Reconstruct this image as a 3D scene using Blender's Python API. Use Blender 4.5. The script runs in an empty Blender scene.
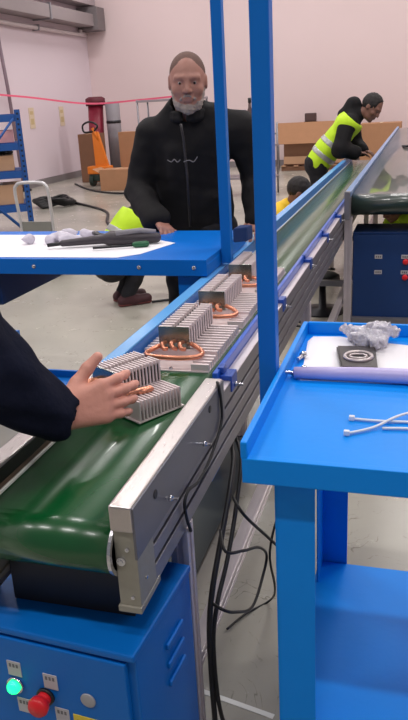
import bpy, bmesh, math, random
import numpy as np
from mathutils import Vector, Matrix, Quaternion
random.seed(7)
S = bpy.context.scene
C = S.collection
# ------------------------------------------------------------------ camera
CAM_H = 1.5
R3 = Vector((0.9595748, 0.27642453, -0.05296873))      # image right in world axes
D3 = Vector((0.04477737, -0.33573392, -0.94089198))    # image down
F3 = Vector((-0.27786902, 0.90048443, -0.33453937))    # view direction
F3.normalize(); R3 = (R3 - F3*R3.dot(F3)).normalized(); U3 = R3.cross(F3).normalized()
cd = bpy.data.cameras.new('camera'); cam = bpy.data.objects.new('camera', cd); C.objects.link(cam)
mw = Matrix((R3, U3, -F3)).transposed().to_4x4(); mw.translation = Vector((0, 0, CAM_H))
cam.matrix_world = mw
cd.sensor_fit = 'VERTICAL'; cd.sensor_height = 24.0; cd.lens = 24.0*720/720.0
cd.clip_start = 0.05; cd.clip_end = 100
S.camera = cam
# ------------------------------------------------------------------ light
w = bpy.data.worlds.new('World'); S.world = w; w.use_nodes = True
bg = w.node_tree.nodes['Background']; bg.inputs[0].default_value = (0.92, 0.93, 1.0, 1); bg.inputs[1].default_value = 0.20
S.view_settings.view_transform = 'Standard'; S.view_settings.look = 'None'
S.view_settings.gamma = 1; S.view_settings.exposure = 0.0; S.view_settings.use_curve_mapping = False
LAMP_W = 61.0
LAMP_Z = 5.4
LAMPS = [(x, y) for y in (-0.6, 3.4, 7.4, 11.4, 15.4) for x in (-6.2, -2.9, 0.4, 3.7)]
S.cycles.use_denoising = True
S.cycles.max_bounces = 6

# ------------------------------------------------------------------ materials
MATS = {}
def srgb(c):
    return tuple((v/12.92 if v <= 0.04045 else ((v+0.055)/1.055)**2.4) for v in [k/255 for k in c]) + (1,)
def mat(name, col, rough=0.5, metal=0.0, var=0.06, scale=12.0, bump=0.0, bscale=60.0, spec=0.5, coat=0.0,
        emit=None, estr=0.0, alpha=1.0, trans=0.0, stretch=None, rvar=0.0):
    if name in MATS: return MATS[name]
    m = bpy.data.materials.new(name); m.use_nodes = True; nt = m.node_tree; N = nt.nodes; L = nt.links
    b = N['Principled BSDF']; c = srgb(col)
    tc = N.new('ShaderNodeTexCoord'); mp = N.new('ShaderNodeMapping'); L.new(tc.outputs['Object'], mp.inputs[0])
    if stretch: mp.inputs['Scale'].default_value = stretch
    nz = N.new('ShaderNodeTexNoise'); nz.inputs['Scale'].default_value = scale; nz.inputs['Detail'].default_value = 4
    L.new(mp.outputs[0], nz.inputs[0])
    mx = N.new('ShaderNodeMix'); mx.data_type = 'RGBA'
    mx.inputs[6].default_value = tuple(max(0, v*(1-var)) for v in c[:3]) + (1,)
    mx.inputs[7].default_value = tuple(min(1, v*(1+var)) for v in c[:3]) + (1,)
    L.new(nz.outputs[0], mx.inputs[0]); L.new(mx.outputs[2], b.inputs['Base Color'])
    b.inputs['Roughness'].default_value = rough; b.inputs['Metallic'].default_value = metal
    b.inputs['Specular IOR Level'].default_value = spec; b.inputs['Coat Weight'].default_value = coat
    if rvar:
        mr = N.new('ShaderNodeMapRange'); mr.inputs[3].default_value = max(0.02, rough-rvar); mr.inputs[4].default_value = rough+rvar
        L.new(nz.outputs[0], mr.inputs[0]); L.new(mr.outputs[0], b.inputs['Roughness'])
    if bump:
        n2 = N.new('ShaderNodeTexNoise'); n2.inputs['Scale'].default_value = bscale; n2.inputs['Detail'].default_value = 3
        L.new(mp.outputs[0], n2.inputs[0])
        bp = N.new('ShaderNodeBump'); bp.inputs['Strength'].default_value = bump; bp.inputs['Distance'].default_value = 0.01
        L.new(n2.outputs[0], bp.inputs['Height']); L.new(bp.outputs[0], b.inputs['Normal'])
    if emit: b.inputs['Emission Color'].default_value = srgb(emit); b.inputs['Emission Strength'].default_value = estr
    if trans: b.inputs['Transmission Weight'].default_value = trans
    if alpha < 1: b.inputs['Alpha'].default_value = alpha
    MATS[name] = m; return m

BLUE = mat('blue_paint', (0, 138, 236), 0.42, 0, 0.04, 8, 0.04, 60, 0.22)
BLUE_POST = mat('blue_post_paint', (10, 108, 196), 0.45, 0, 0.04, 8, 0.03, 60, 0.25)
BLUE_CAB = mat('cabinet_blue_paint', (0, 104, 190), 0.42, 0, 0.05, 6, 0.03, 90, 0.3)
BLUE_RAIL = mat('rail_blue_film', (38, 118, 205), 0.3, 0, 0.08, 10)
NAVY = mat('dark_blue_paint', (8, 52, 108), 0.45, 0, 0.08, 6)
RACK = mat('rack_blue_paint', (20, 78, 150), 0.5, 0, 0.08, 10)
STEEL = mat('brushed_steel', (196, 188, 186), 0.30, 0.9, 0.08, 30, 0.02, 200, stretch=(60, 1, 60), rvar=0.08)
STEELD = mat('steel_plate', (150, 152, 160), 0.38, 0.75, 0.08, 30, 0.02, 200, stretch=(60, 1, 60))
CAST = mat('cast_bearing_block', (158, 154, 142), 0.5, 0.45, 0.08, 60, 0.06, 150)
ALU = mat('anodised_aluminium', (138, 136, 142), 0.42, 0.7, 0.06, 30)
ALUL = mat('bright_aluminium', (215, 205, 208), 0.35, 0.6, 0.04, 30)
GROOVE = mat('slot_shadow_black', (22, 22, 26), 0.7)
GREEN = mat('green_belt', (4, 76, 34), 0.26, 0, 0.10, 5, 0.03, 30, 0.7, coat=0.15)
DGREEN = mat('dark_green_belt', (26, 48, 40), 0.33, 0, 0.10, 5, 0.02, 30, 0.8, coat=0.6)
FIN = mat('fin_aluminium', (232, 218, 218), 0.36, 0.25, 0.06, 40)
ENDP = mat('fin_end_plate', (150, 158, 150), 0.22, 0.85, 0.06, 40)
COPPER = mat('copper_pipe', (224, 150, 120), 0.3, 0.7, 0.12, 40)
BLACKR = mat('black_rubber', (20, 20, 22), 0.5)
WHITE = mat('white_plastic', (225, 228, 235), 0.35)
PAPER = mat('white_paper', (238, 236, 240), 0.8, 0, 0.02)
SILV = mat('zinc_bolt', (205, 205, 210), 0.22, 0.9)
DARKM = mat('dark_metal', (44, 44, 48), 0.45, 0.4)
CARD = mat('cardboard', (176, 130, 96), 0.85, 0, 0.08, 8)
CARD2 = mat('cardboard_pale', (196, 156, 124), 0.85, 0, 0.08, 8)
CARDD = mat('cardboard_dark', (128, 92, 70), 0.85, 0, 0.08, 8)
ORANGE = mat('orange_paint', (226, 122, 30), 0.45)
RED = mat('red_plastic', (222, 30, 40), 0.42)
MAROON = mat('maroon_film', (132, 28, 52), 0.45, 0, 0.1)
GREYP = mat('grey_plastic', (140, 136, 142), 0.6)
GREYD = mat('grey_duct', (150, 140, 142), 0.6, 0.1, 0.05)
SKIN = mat('skin', (166, 118, 104), 0.5, 0, 0.10, 14, 0.15, 50)
SKINH = mat('skin_hand', (214, 150, 132), 0.5, 0, 0.10, 25, 0.15, 70)
SKIN2 = mat('skin_dark', (132, 92, 78), 0.5, 0, 0.08, 14)
HAIR = mat('dark_hair', (32, 26, 26), 0.7, 0, 0.2, 60, 0.5, 200)
STUB = mat('grey_stubble_hair', (104, 78, 70), 0.8, 0, 0.15, 90, 0.3, 200)
BEARD = mat('grey_beard', (158, 146, 140), 0.85, 0, 0.2, 90, 0.5, 200)
JACK = mat('black_jacket_cloth', (24, 23, 25), 0.8, 0, 0.2, 8, 0.4, 14, spec=0.25)
NAVYC = mat('navy_knit_cloth', (19, 23, 40), 0.95, 0, 0.25, 10, 0.6, 26, spec=0.15)
TROU = mat('dark_trouser_cloth', (28, 28, 34), 0.9, 0, 0.15, 10, 0.5, 16)
SHOE = mat('dark_red_shoe', (70, 34, 40), 0.6)
SHOEB = mat('black_shoe', (22, 22, 24), 0.5)
SOLE = mat('shoe_sole', (120, 60, 60), 0.7)
HIVIS = mat('hi_vis_yellow_cloth', (196, 236, 40), 0.75, 0, 0.05, 10, 0.4, 16)
HIVIS2 = mat('hi_vis_amber_cloth', (240, 196, 40), 0.75, 0, 0.05, 10, 0.4, 16)
REFL = mat('reflective_tape', (176, 178, 176), 0.35, 0.3)
EYEW = mat('eye_white', (150, 136, 132), 0.3)
EYED = mat('eye_iris', (30, 22, 20), 0.2)
LIPS = mat('lips', (140, 84, 78), 0.5)

# ------------------------------------------------------------------ mesh helpers
def rotm(rx=0, ry=0, rz=0):
    return Matrix.Rotation(rz, 4, 'Z') @ Matrix.Rotation(ry, 4, 'Y') @ Matrix.Rotation(rx, 4, 'X')
class MB:
    def __init__(s): s.bm = bmesh.new(); s.mi = 0
    def _fin(s, geom_faces, smooth=False):
        for f in geom_faces: f.material_index = s.mi; f.smooth = smooth
    def box(s, x0, x1, y0, y1, z0, z1, rot=None, bev=0.0):
        c = Vector(((x0+x1)/2, (y0+y1)/2, (z0+z1)/2)); h = ((x1-x0)/2, (y1-y0)/2, (z1-z0)/2)
        t = bmesh.new(); bmesh.ops.create_cube(t, size=2)
        bmesh.ops.scale(t, vec=h, verts=t.verts)
        if bev: bmesh.ops.bevel(t, geom=list(t.edges), offset=bev, segments=2, affect='EDGES', profile=0.6)
        M = Matrix.Translation(c) @ (rot if rot else Matrix.Identity(4))
        s._merge(t, M); return s
    def _merge(s, t, M=None, smooth=False):
        if M is not None: bmesh.ops.transform(t, matrix=M, verts=t.verts)
        vm = {}
        for v in t.verts: vm[v] = s.bm.verts.new(v.co)
        for f in t.faces:
            try: nf = s.bm.faces.new([vm[v] for v in f.verts]); nf.material_index = s.mi; nf.smooth = smooth
            except ValueError: pass
        t.free()
    def prism(s, pts, z0, z1, M=None, bev=0):          # outline in xy extruded in z
        t = bmesh.new(); a = [t.verts.new((p[0], p[1], z0)) for p in pts]; b = [t.verts.new((p[0], p[1], z1)) for p in pts]
        n = len(pts); t.faces.new(a[::-1]); t.faces.new(b)
        for i in range(n): t.faces.new((a[i], a[(i+1) % n], b[(i+1) % n], b[i]))
        bmesh.ops.recalc_face_normals(t, faces=t.faces)
        if bev: bmesh.ops.bevel(t, geom=list(t.edges), offset=bev, segments=2, affect='EDGES')
        s._merge(t, M); return s
    def tube(s, pts, r, n=10, closed=False, smooth=True):
        pts = [Vector(p) for p in pts]; k = len(pts)
        rr = r if isinstance(r, (list, tuple)) else [r]*k
        t = bmesh.new(); rings = []; up = None
        for i, p in enumerate(pts):
            if closed: d = pts[(i+1) % k] - pts[i-1]
            else: d = pts[min(i+1, k-1)] - pts[max(i-1, 0)]
            d.normalize()
            if up is None: up = d.orthogonal().normalized()
            up = (up - d*up.dot(d)).normalized(); sd = d.cross(up)
            rings.append([t.verts.new(p + (up*math.cos(a) + sd*math.sin(a))*rr[i]) for a in [2*math.pi*j/n for j in range(n)]])
        for i in range(k if closed else k-1):
            A = rings[i]; B = rings[(i+1) % k]
            for j in range(n): t.faces.new((A[j], A[(j+1) % n], B[(j+1) % n], B[j]))
        if not closed: t.faces.new(rings[0][::-1]); t.faces.new(rings[-1])
        bmesh.ops.recalc_face_normals(t, faces=t.faces)
        s._merge(t, None, smooth)
        return s
    def cyl(s, a, b, r, r2=None, n=24, smooth=True):
        a = Vector(a); b = Vector(b); r2 = r if r2 is None else r2
        d = (b-a).normalized(); u = d.orthogonal().normalized(); v = d.cross(u)
        t = bmesh.new()
        A = [t.verts.new(a+(u*math.cos(q)+v*math.sin(q))*r) for q in [2*math.pi*j/n for j in range(n)]]
        B = [t.verts.new(b+(u*math.cos(q)+v*math.sin(q))*r2) for q in [2*math.pi*j/n for j in range(n)]]
        t.faces.new(A[::-1]); t.faces.new(B)
        for j in range(n): t.faces.new((A[j], A[(j+1) % n], B[(j+1) % n], B[j]))
        bmesh.ops.recalc_face_normals(t, faces=t.faces)
        s._merge(t, None, False); return s
    def lathe(s, c, axis, prof, n=24):                 # prof: (distance along axis, radius)
        c = Vector(c); d = Vector(axis).normalized(); u = d.orthogonal().normalized(); v = d.cross(u)
        t = bmesh.new(); rings = []
        for h, r in prof: rings.append([t.verts.new(c+d*h+(u*math.cos(q)+v*math.sin(q))*max(r, 1e-4)) for q in [2*math.pi*j/n for j in range(n)]])
        for A, B in zip(rings, rings[1:]):
            for j in range(n): t.faces.new((A[j], A[(j+1) % n], B[(j+1) % n], B[j]))
        t.faces.new(rings[0][::-1]); t.faces.new(rings[-1])
        bmesh.ops.recalc_face_normals(t, faces=t.faces)
        s._merge(t, None, True); return s
    def sph(s, c, r, sc=(1, 1, 1), n=16):
        t = bmesh.new(); bmesh.ops.create_uvsphere(t, u_segments=n, v_segments=max(6, n//2), radius=r)
        s._merge(t, Matrix.Translation(Vector(c)) @ Matrix.Diagonal((*sc, 1)), True); return s
    def build(s, name, mats, parent=None, **kw):
        me = bpy.data.meshes.new(name); s.bm.to_mesh(me); s.bm.free()
        for m in (mats if isinstance(mats, (list, tuple)) else [mats]): me.materials.append(m)
        o = bpy.data.objects.new(name, me); C.objects.link(o)
        if parent is not None:
            o.parent = parent
            if parent.get('_world'): o.matrix_parent_inverse = parent.matrix_basis.inverted()
        if kw: tag(o, **kw)
        return o
def tag(o, label=None, cat=None, group=None, kind=None):
    if label: o['label'] = label
    if cat: o['category'] = cat
    if group: o['group'] = group
    if kind: o['kind'] = kind
    return o
def empty(name, loc, label, cat, group=None, rz=0, world=True):
    """Empty at a thing's base; with world=True its parts are given in world coordinates."""
    o = bpy.data.objects.new(name, None); C.objects.link(o); o.location = loc; o.rotation_euler = (0, 0, rz)
    o.empty_display_size = 0.1
    tag(o, label, cat, group)
    if world: W_ROOTS.add(o.name); o['_world'] = 1
    return o
W_ROOTS = set()
def box(name, m, x0, x1, y0, y1, z0, z1, parent=None, bev=0.0, **kw):
    return MB().box(x0, x1, y0, y1, z0, z1, bev=bev).build(name, m, parent, **kw)
def copy_tree(o, parent=None):
    c = o.copy(); C.objects.link(c)
    if parent is not None: c.parent = parent
    for ch in list(o.children): copy_tree(ch, c)
    return c
def spline(pts, n=8):
    P = [Vector(p) for p in pts]; out = []
    for i in range(len(P)-1):
        p0 = P[max(i-1, 0)]; p1 = P[i]; p2 = P[i+1]; p3 = P[min(i+2, len(P)-1)]
        for k in range(n):
            t = k/n
            out.append(0.5*((2*p1)+(p2-p0)*t+(2*p0-5*p1+4*p2-p3)*t*t+(3*p1-p0-3*p2+p3)*t**3))
    out.append(P[-1]); return out

# ------------------------------------------------------------------ implicit surfaces for bodies and clothes
class Vol:
    def __init__(s, lo, hi, h):
        s.lo = np.array(lo, float); s.h = h; s.n = (np.ceil((np.array(hi)-s.lo)/h)).astype(int)+1
        s.v = np.full(s.n, 1.0, np.float32)
    def _blk(s, lo, hi):
        i0 = np.clip(np.floor((lo-s.lo)/s.h).astype(int), 0, s.n); i1 = np.clip(np.ceil((hi-s.lo)/s.h).astype(int)+1, 0, s.n)
        if np.any(i1 <= i0): return None
        sl = tuple(slice(a, b) for a, b in zip(i0, i1))
        g = np.meshgrid(*[s.lo[k]+s.h*np.arange(i0[k], i1[k]) for k in range(3)], indexing='ij')
        return sl, np.stack(g, -1)
    def _put(s, sl, d, k, sub=False):
        a = s.v[sl]
        if sub:
            d = -d; h = np.maximum(k-np.abs(a-d), 0)/k; s.v[sl] = np.maximum(a, d)+h*h*k*0.25
        else:
            h = np.maximum(k-np.abs(a-d), 0)/k; s.v[sl] = np.minimum(a, d)-h*h*k*0.25
    def cap(s, a, b, r1, r2=None, k=0.02, flat=None, sub=False):
        a = np.array(a, float); b = np.array(b, float); r2 = r1 if r2 is None else r2
        m = max(r1, r2)*(1.0 if not flat else max(1, flat[1]))+k+3*s.h
        q = s._blk(np.minimum(a, b)-m, np.maximum(a, b)+m)
        if q is None: return s
        sl, P = q; ba = b-a; L = max(ba@ba, 1e-9)
        t = np.clip(((P-a)@ba)/L, 0, 1); v = P-a-t[..., None]*ba
        if flat:
            n = np.array(flat[0], float); n /= np.linalg.norm(n); vn = v@n; v = v+n*(vn*(1/flat[1]-1))[..., None]
        d = np.sqrt((v*v).sum(-1))-(r1+t*(r2-r1))
        s._put(sl, d.astype(np.float32), k, sub); return s
    def ell(s, c, r, axes=None, k=0.02, sub=False):
        c = np.array(c, float); r = np.array(r, float); m = r.max()+k+3*s.h
        q = s._blk(c-m, c+m)
        if q is None: return s
        sl, P = q; v = P-c
        if axes is not None: v = v@np.array(axes, float).T
        e = v/r; l = np.sqrt((e*e).sum(-1)); g = np.sqrt(((e/r)**2).sum(-1))+1e-9
        d = l*(l-1)/g
        s._put(sl, d.astype(np.float32), k, sub); return s
    def clip(s, p, n):                                   # keep the side where (x-p).n < 0
        g = np.meshgrid(*[s.lo[k]+s.h*np.arange(s.n[k]) for k in range(3)], indexing='ij')
        n = np.array(n, float); n /= np.linalg.norm(n)
        d = sum((g[k]-p[k])*n[k] for k in range(3)).astype(np.float32)
        s.v = np.maximum(s.v, d); return s
    def rough(s, amp, scale, seed=0):                    # soft folds in cloth
        g = np.meshgrid(*[s.lo[k]+s.h*np.arange(s.n[k]) for k in range(3)], indexing='ij')
        rs = np.random.RandomState(seed); d = 0
        for i in range(6):
            kx = rs.normal(size=3)*scale; ph = rs.uniform(0, 6.28)
            d = d+np.sin(kx[0]*g[0]+kx[1]*g[1]+kx[2]*g[2]+ph)
        s.v = s.v+(d*amp/2.4).astype(np.float32); return s
    def mesh(s, name, mats, parent=None):
        v = s.v; v[0] = v[-1] = 1; v[:, 0] = v[:, -1] = 1; v[:, :, 0] = v[:, :, -1] = 1
        ins = v < 0; nx, ny, nz = v.shape
        acc = np.zeros((nx-1, ny-1, nz-1, 3)); cnt = np.zeros((nx-1, ny-1, nz-1))
        base = np.indices((nx-1, ny-1, nz-1)).transpose(1, 2, 3, 0)
        c8 = [(i, j, k) for i in (0, 1) for j in (0, 1) for k in (0, 1)]
        def sub(o): return v[o[0]:nx-1+o[0], o[1]:ny-1+o[1], o[2]:nz-1+o[2]]
        for a in c8:
            for ax in range(3):
                if a[ax] == 0:
                    b = list(a); b[ax] = 1
                    va = sub(a); vb = sub(b); m = (va < 0) != (vb < 0)
                    idx = np.nonzero(m); t = va[idx]/(va[idx]-vb[idx])
                    p = np.tile(np.array(a, float), (len(t), 1)); p[:, ax] += t
                    acc[idx] += p; cnt[idx] += 1
        act = cnt > 0; ids = -np.ones(act.shape, int); ids[act] = np.arange(act.sum())
        co = (base[act]+acc[act]/cnt[act][:, None])*s.h+s.lo
        F = []
        for ax in range(3):
            a = [slice(0, n) for n in v.shape]; b = list(a); a[ax] = slice(0, v.shape[ax]-1); b[ax] = slice(1, v.shape[ax])
            A = ins[tuple(a)]; B = ins[tuple(b)]; e = np.array(np.nonzero(A != B)).T
            flip = A[tuple(e.T)]
            o1 = (ax+1) % 3; o2 = (ax+2) % 3
            def off(d1, d2):
                q = e.copy(); q[:, o1] -= d1; q[:, o2] -= d2; return ids[tuple(q.T)]
            Q = np.stack([off(0, 0), off(1, 0), off(1, 1), off(0, 1)], 1)
            Q[~flip] = Q[~flip][:, ::-1]
            F.append(Q)
        F = np.concatenate(F)
        me = bpy.data.meshes.new(name)
        me.vertices.add(len(co)); me.vertices.foreach_set('co', co.astype(np.float32).ravel())
        me.loops.add(len(F)*4); me.loops.foreach_set('vertex_index', F.astype(np.int32).ravel())
        me.polygons.add(len(F)); me.polygons.foreach_set('loop_start', (np.arange(len(F))*4).astype(np.int32))
        me.polygons.foreach_set('loop_total', np.full(len(F), 4, np.int32))
        me.polygons.foreach_set('use_smooth', np.ones(len(F), bool))
        me.update(calc_edges=True); me.validate()
        for m in (mats if isinstance(mats, (list, tuple)) else [mats]): me.materials.append(m)
        o = bpy.data.objects.new(name, me); C.objects.link(o)
        if parent is not None:
            o.parent = parent
            if parent.get('_world'): o.matrix_parent_inverse = parent.matrix_basis.inverted()
        return o
# ================================================================== STRUCTURE
WX, WY = -8.0, 17.7
def floor_tone():
    m = bpy.data.materials.new('epoxy_floor'); m.use_nodes = True; nt = m.node_tree; N = nt.nodes; L = nt.links; b = N['Principled BSDF']
    tc = N.new('ShaderNodeTexCoord')
    n1 = N.new('ShaderNodeTexNoise'); n1.inputs['Scale'].default_value = 0.7; n1.inputs['Detail'].default_value = 6
    n2 = N.new('ShaderNodeTexNoise'); n2.inputs['Scale'].default_value = 6; n2.inputs['Detail'].default_value = 8; n2.inputs['Roughness'].default_value = 0.7
    n3 = N.new('ShaderNodeTexNoise'); n3.inputs['Scale'].default_value = 4.5; n3.inputs['Detail'].default_value = 2; n3.inputs['Distortion'].default_value = 2.5
    for n in (n1, n2, n3): L.new(tc.outputs['Object'], n.inputs[0])
    r1 = N.new('ShaderNodeValToRGB'); r1.color_ramp.elements[0].color = srgb((150, 147, 138)); r1.color_ramp.elements[1].color = srgb((182, 178, 166))
    r1.color_ramp.elements[0].position = 0.35; r1.color_ramp.elements[1].position = 0.65
    L.new(n1.outputs[0], r1.inputs[0])
    r3 = N.new('ShaderNodeValToRGB'); e = r3.color_ramp.elements
    e[0].position = 0.485; e[0].color = (1, 1, 1, 1); e[1].position = 0.5; e[1].color = (0.35, 0.33, 0.30, 1)
    q = e.new(0.515); q.color = (1, 1, 1, 1)
    L.new(n3.outputs[0], r3.inputs[0])
    r2 = N.new('ShaderNodeValToRGB'); r2.color_ramp.elements[0].position = 0.50; r2.color_ramp.elements[1].position = 0.60
    r2.color_ramp.elements[0].color = (0, 0, 0, 1); r2.color_ramp.elements[1].color = (0.8, 0.8, 0.8, 1)
    L.new(n2.outputs[0], r2.inputs[0])
    mx = N.new('ShaderNodeMix'); mx.data_type = 'RGBA'; mx.blend_type = 'MULTIPLY'
    L.new(r2.outputs[0], mx.inputs[0]); L.new(r1.outputs[0], mx.inputs[6]); L.new(r3.outputs[0], mx.inputs[7])
    L.new(mx.outputs[2], b.inputs['Base Color'])
    mr = N.new('ShaderNodeMapRange'); mr.inputs[3].default_value = 0.16; mr.inputs[4].default_value = 0.34
    L.new(n2.outputs[0], mr.inputs[0]); L.new(mr.outputs[0], b.inputs['Roughness'])
    b.inputs['Specular IOR Level'].default_value = 0.5
    return m
FLOOR = floor_tone()
WALLB = mat('pink_white_wall', (226, 206, 206), 0.85, 0, 0.02, 1.2)
WALLL = mat('mauve_white_wall', (226, 212, 220), 0.85, 0, 0.02, 1.2)
CEIL = mat('ceiling_white', (210, 206, 206), 0.9, 0, 0.02)
SKIRT = mat('grey_skirting', (132, 126, 128), 0.6)
box('floor', FLOOR, WX-0.2, 7.2, -4.0, WY+0.2, -0.1, 0.0, kind='structure')
box('wall_left', WALLL, WX-0.2, WX, -4.0, WY, 0, 6.2, kind='structure')
box('wall_back', WALLB, WX-0.2, 7.2, WY, WY+0.2, 0, 6.2, kind='structure')
box('wall_right', WALLB, 7.0, 7.2, -4.0, WY, 0, 6.2, kind='structure')
box('ceiling', CEIL, WX-0.2, 7.2, -4.0, WY+0.2, 6.2, 6.4, kind='structure')
box('baseboard_back', SKIRT, WX, 7.0, WY-0.03, WY, 0, 0.14, kind='structure')
box('baseboard_left', SKIRT, WX, WX+0.03, -4.0, WY-0.03, 0, 0.14, kind='structure')
# a few painted marking line pieces on the floor
WL = mat('white_floor_line', (226, 226, 220), 0.5)
MB().box(-0.62, -0.30, 1.44, 1.455, 0.0, 0.0012, rot=rotm(rz=-0.2)).build('trim_1', WL, None, kind='structure')
# ceiling lamps
LAMPM = mat('lamp_diffuser', (255, 255, 255), 0.5, emit=(255, 250, 246), estr=3.0)
def lamp(i, x, y):
    t = empty('ceiling_lamp', (x, y, LAMP_Z), 'long white fluorescent batten lamp hanging under the hall ceiling', 'ceiling lamp', 'hanging batten lamps')
    MB().box(x-0.75, x+0.75, y-0.06, y+0.06, LAMP_Z+0.02, LAMP_Z+0.08, bev=0.008).build('housing', WHITE, t)
    for s in (-0.6, 0.6): MB().cyl((x+s, y, LAMP_Z+0.08), (x+s, y, 6.2), 0.006, n=8).build('hanger', DARKM, t)
    MB().box(x-0.72, x+0.72, y-0.04, y+0.04, LAMP_Z-0.005, LAMP_Z+0.02, bev=0.006).build('diffuser', LAMPM, t)
    ld = bpy.data.lights.new('lamp_light', 'AREA'); ld.shape = 'RECTANGLE'; ld.size = 1.45; ld.size_y = 0.16
    ld.energy = LAMP_W; ld.color = (1.0, 0.965, 0.955)
    lo = bpy.data.objects.new('lamp_light', ld); C.objects.link(lo); lo.location = (x, y, LAMP_Z-0.02)
for i, (x, y) in enumerate(LAMPS): lamp(i, x, y)
# ducts along the left wall
t = empty('air_duct', (WX+0.3, 14, 3.4), 'thick grey ventilation duct with flanges running high along the left wall', 'duct')
b = MB().box(WX+0.05, WX+0.45, 2, WY-0.08, 3.36, 3.62, bev=0.01)
b.build('duct_body', GREYD, t)
for yy in (5, 7.5, 10, 12.5, 15): MB().box(WX+0.03, WX+0.48, yy, yy+0.05, 3.33, 3.65, bev=0.004).build('flange', GREYP, t)
MB().box(WX+0.03, WX+0.55, WY-0.5, WY-0.06, 3.28, 3.78, bev=0.01).build('end_box', mat('duct_box_grey', (120, 112, 114), 0.6), t)
t = empty('wall_pipe', (WX+0.1, 14, 3.16), 'thin pale pipe clipped to the left wall below the duct, bent at the corner', 'pipe')
MB().tube(spline([(WX+0.10, 2, 3.2), (WX+0.10, 10, 3.2), (WX+0.10, WY-0.75, 3.2), (WX+0.10, WY-0.6, 3.23), (WX+0.12, WY-0.55, 3.3)], 4), 0.045, 10).build('pipe_run', mat('pale_pipe', (200, 188, 190), 0.5), t)
for yy in (6, 9, 12, 15): MB().box(WX, WX+0.16, yy, yy+0.04, 3.14, 3.26).build('clip', GREYP, t)
MB().box(WX+0.02, WX+0.4, 2, WY-0.2, 3.82, 3.98, bev=0.01).build('cable_tray', mat('tray_grey', (172, 160, 164), 0.6), None, label='pale cable tray along the left wall above the thick duct', cat='cable tray')
# wall notes
for i, (yy, lab) in enumerate([(14.5, 'small yellowish notice on the left wall nearer the blue rack'), (15.9, 'small yellowish notice on the left wall nearer the pallet truck')]):
    o = MB().box(WX+0.001, WX+0.012, yy-0.11, yy+0.11, 1.2, 1.62, bev=0.002)
    o.mi = 1; o.box(WX+0.012, WX+0.014, yy-0.07, yy+0.07, 1.48, 1.55); o.box(WX+0.012, WX+0.014, yy-0.07, yy+0.07, 1.28, 1.40)
    o.build('wall_notice', [mat('notice_yellow', (222, 204, 178), 0.8), mat('notice_print', (206, 184, 140), 0.8)], None, label=lab, cat='notice')
# red barrier tape
tp = spline([(-7.9, 9.0, 2.05), (-7.75, 13.6, 1.84), (-6.9, 15.0, 1.64), (-5.7, 15.1, 1.655), (-4.75, 15.0, 1.69)], 10)
b = MB()
for p, q in zip(tp, tp[1:]):
    t_ = bmesh.new(); vs = [t_.verts.new(v) for v in ((p.x, p.y, p.z-0.018), (q.x, q.y, q.z-0.018), (q.x, q.y, q.z+0.018), (p.x, p.y, p.z+0.018))]
    ws = [t_.verts.new(v.co+Vector((0.004, 0.003, 0))) for v in vs]
    t_.faces.new(vs); t_.faces.new(ws[::-1])
    for i in range(4): t_.faces.new((vs[i], vs[(i+1) % 4], ws[(i+1) % 4], ws[i]))
    b._merge(t_)
b.build('barrier_tape', mat('pink_red_tape', (240, 104, 136), 0.6), None, label='thin pink red barrier tape strung across the far corner', cat='barrier tape')
t = empty('tape_post', (-7.9, 13.2, 0), 'thin grey pole by the left wall that holds the pink tape', 'pole')
MB().tube([(-8+0.12, 13.6, 0.03), (-7.86, 13.45, 2.0), (-7.90, 13.4, 3.05)], 0.035, 8).build('rod', mat('pole_grey', (128, 108, 118), 0.5), t)
MB().lathe((-7.86, 13.6, 0), (0, 0, 1), [(0, 0.13), (0.03, 0.13), (0.05, 0.05)]).build('foot', DARKM, t)

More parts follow.
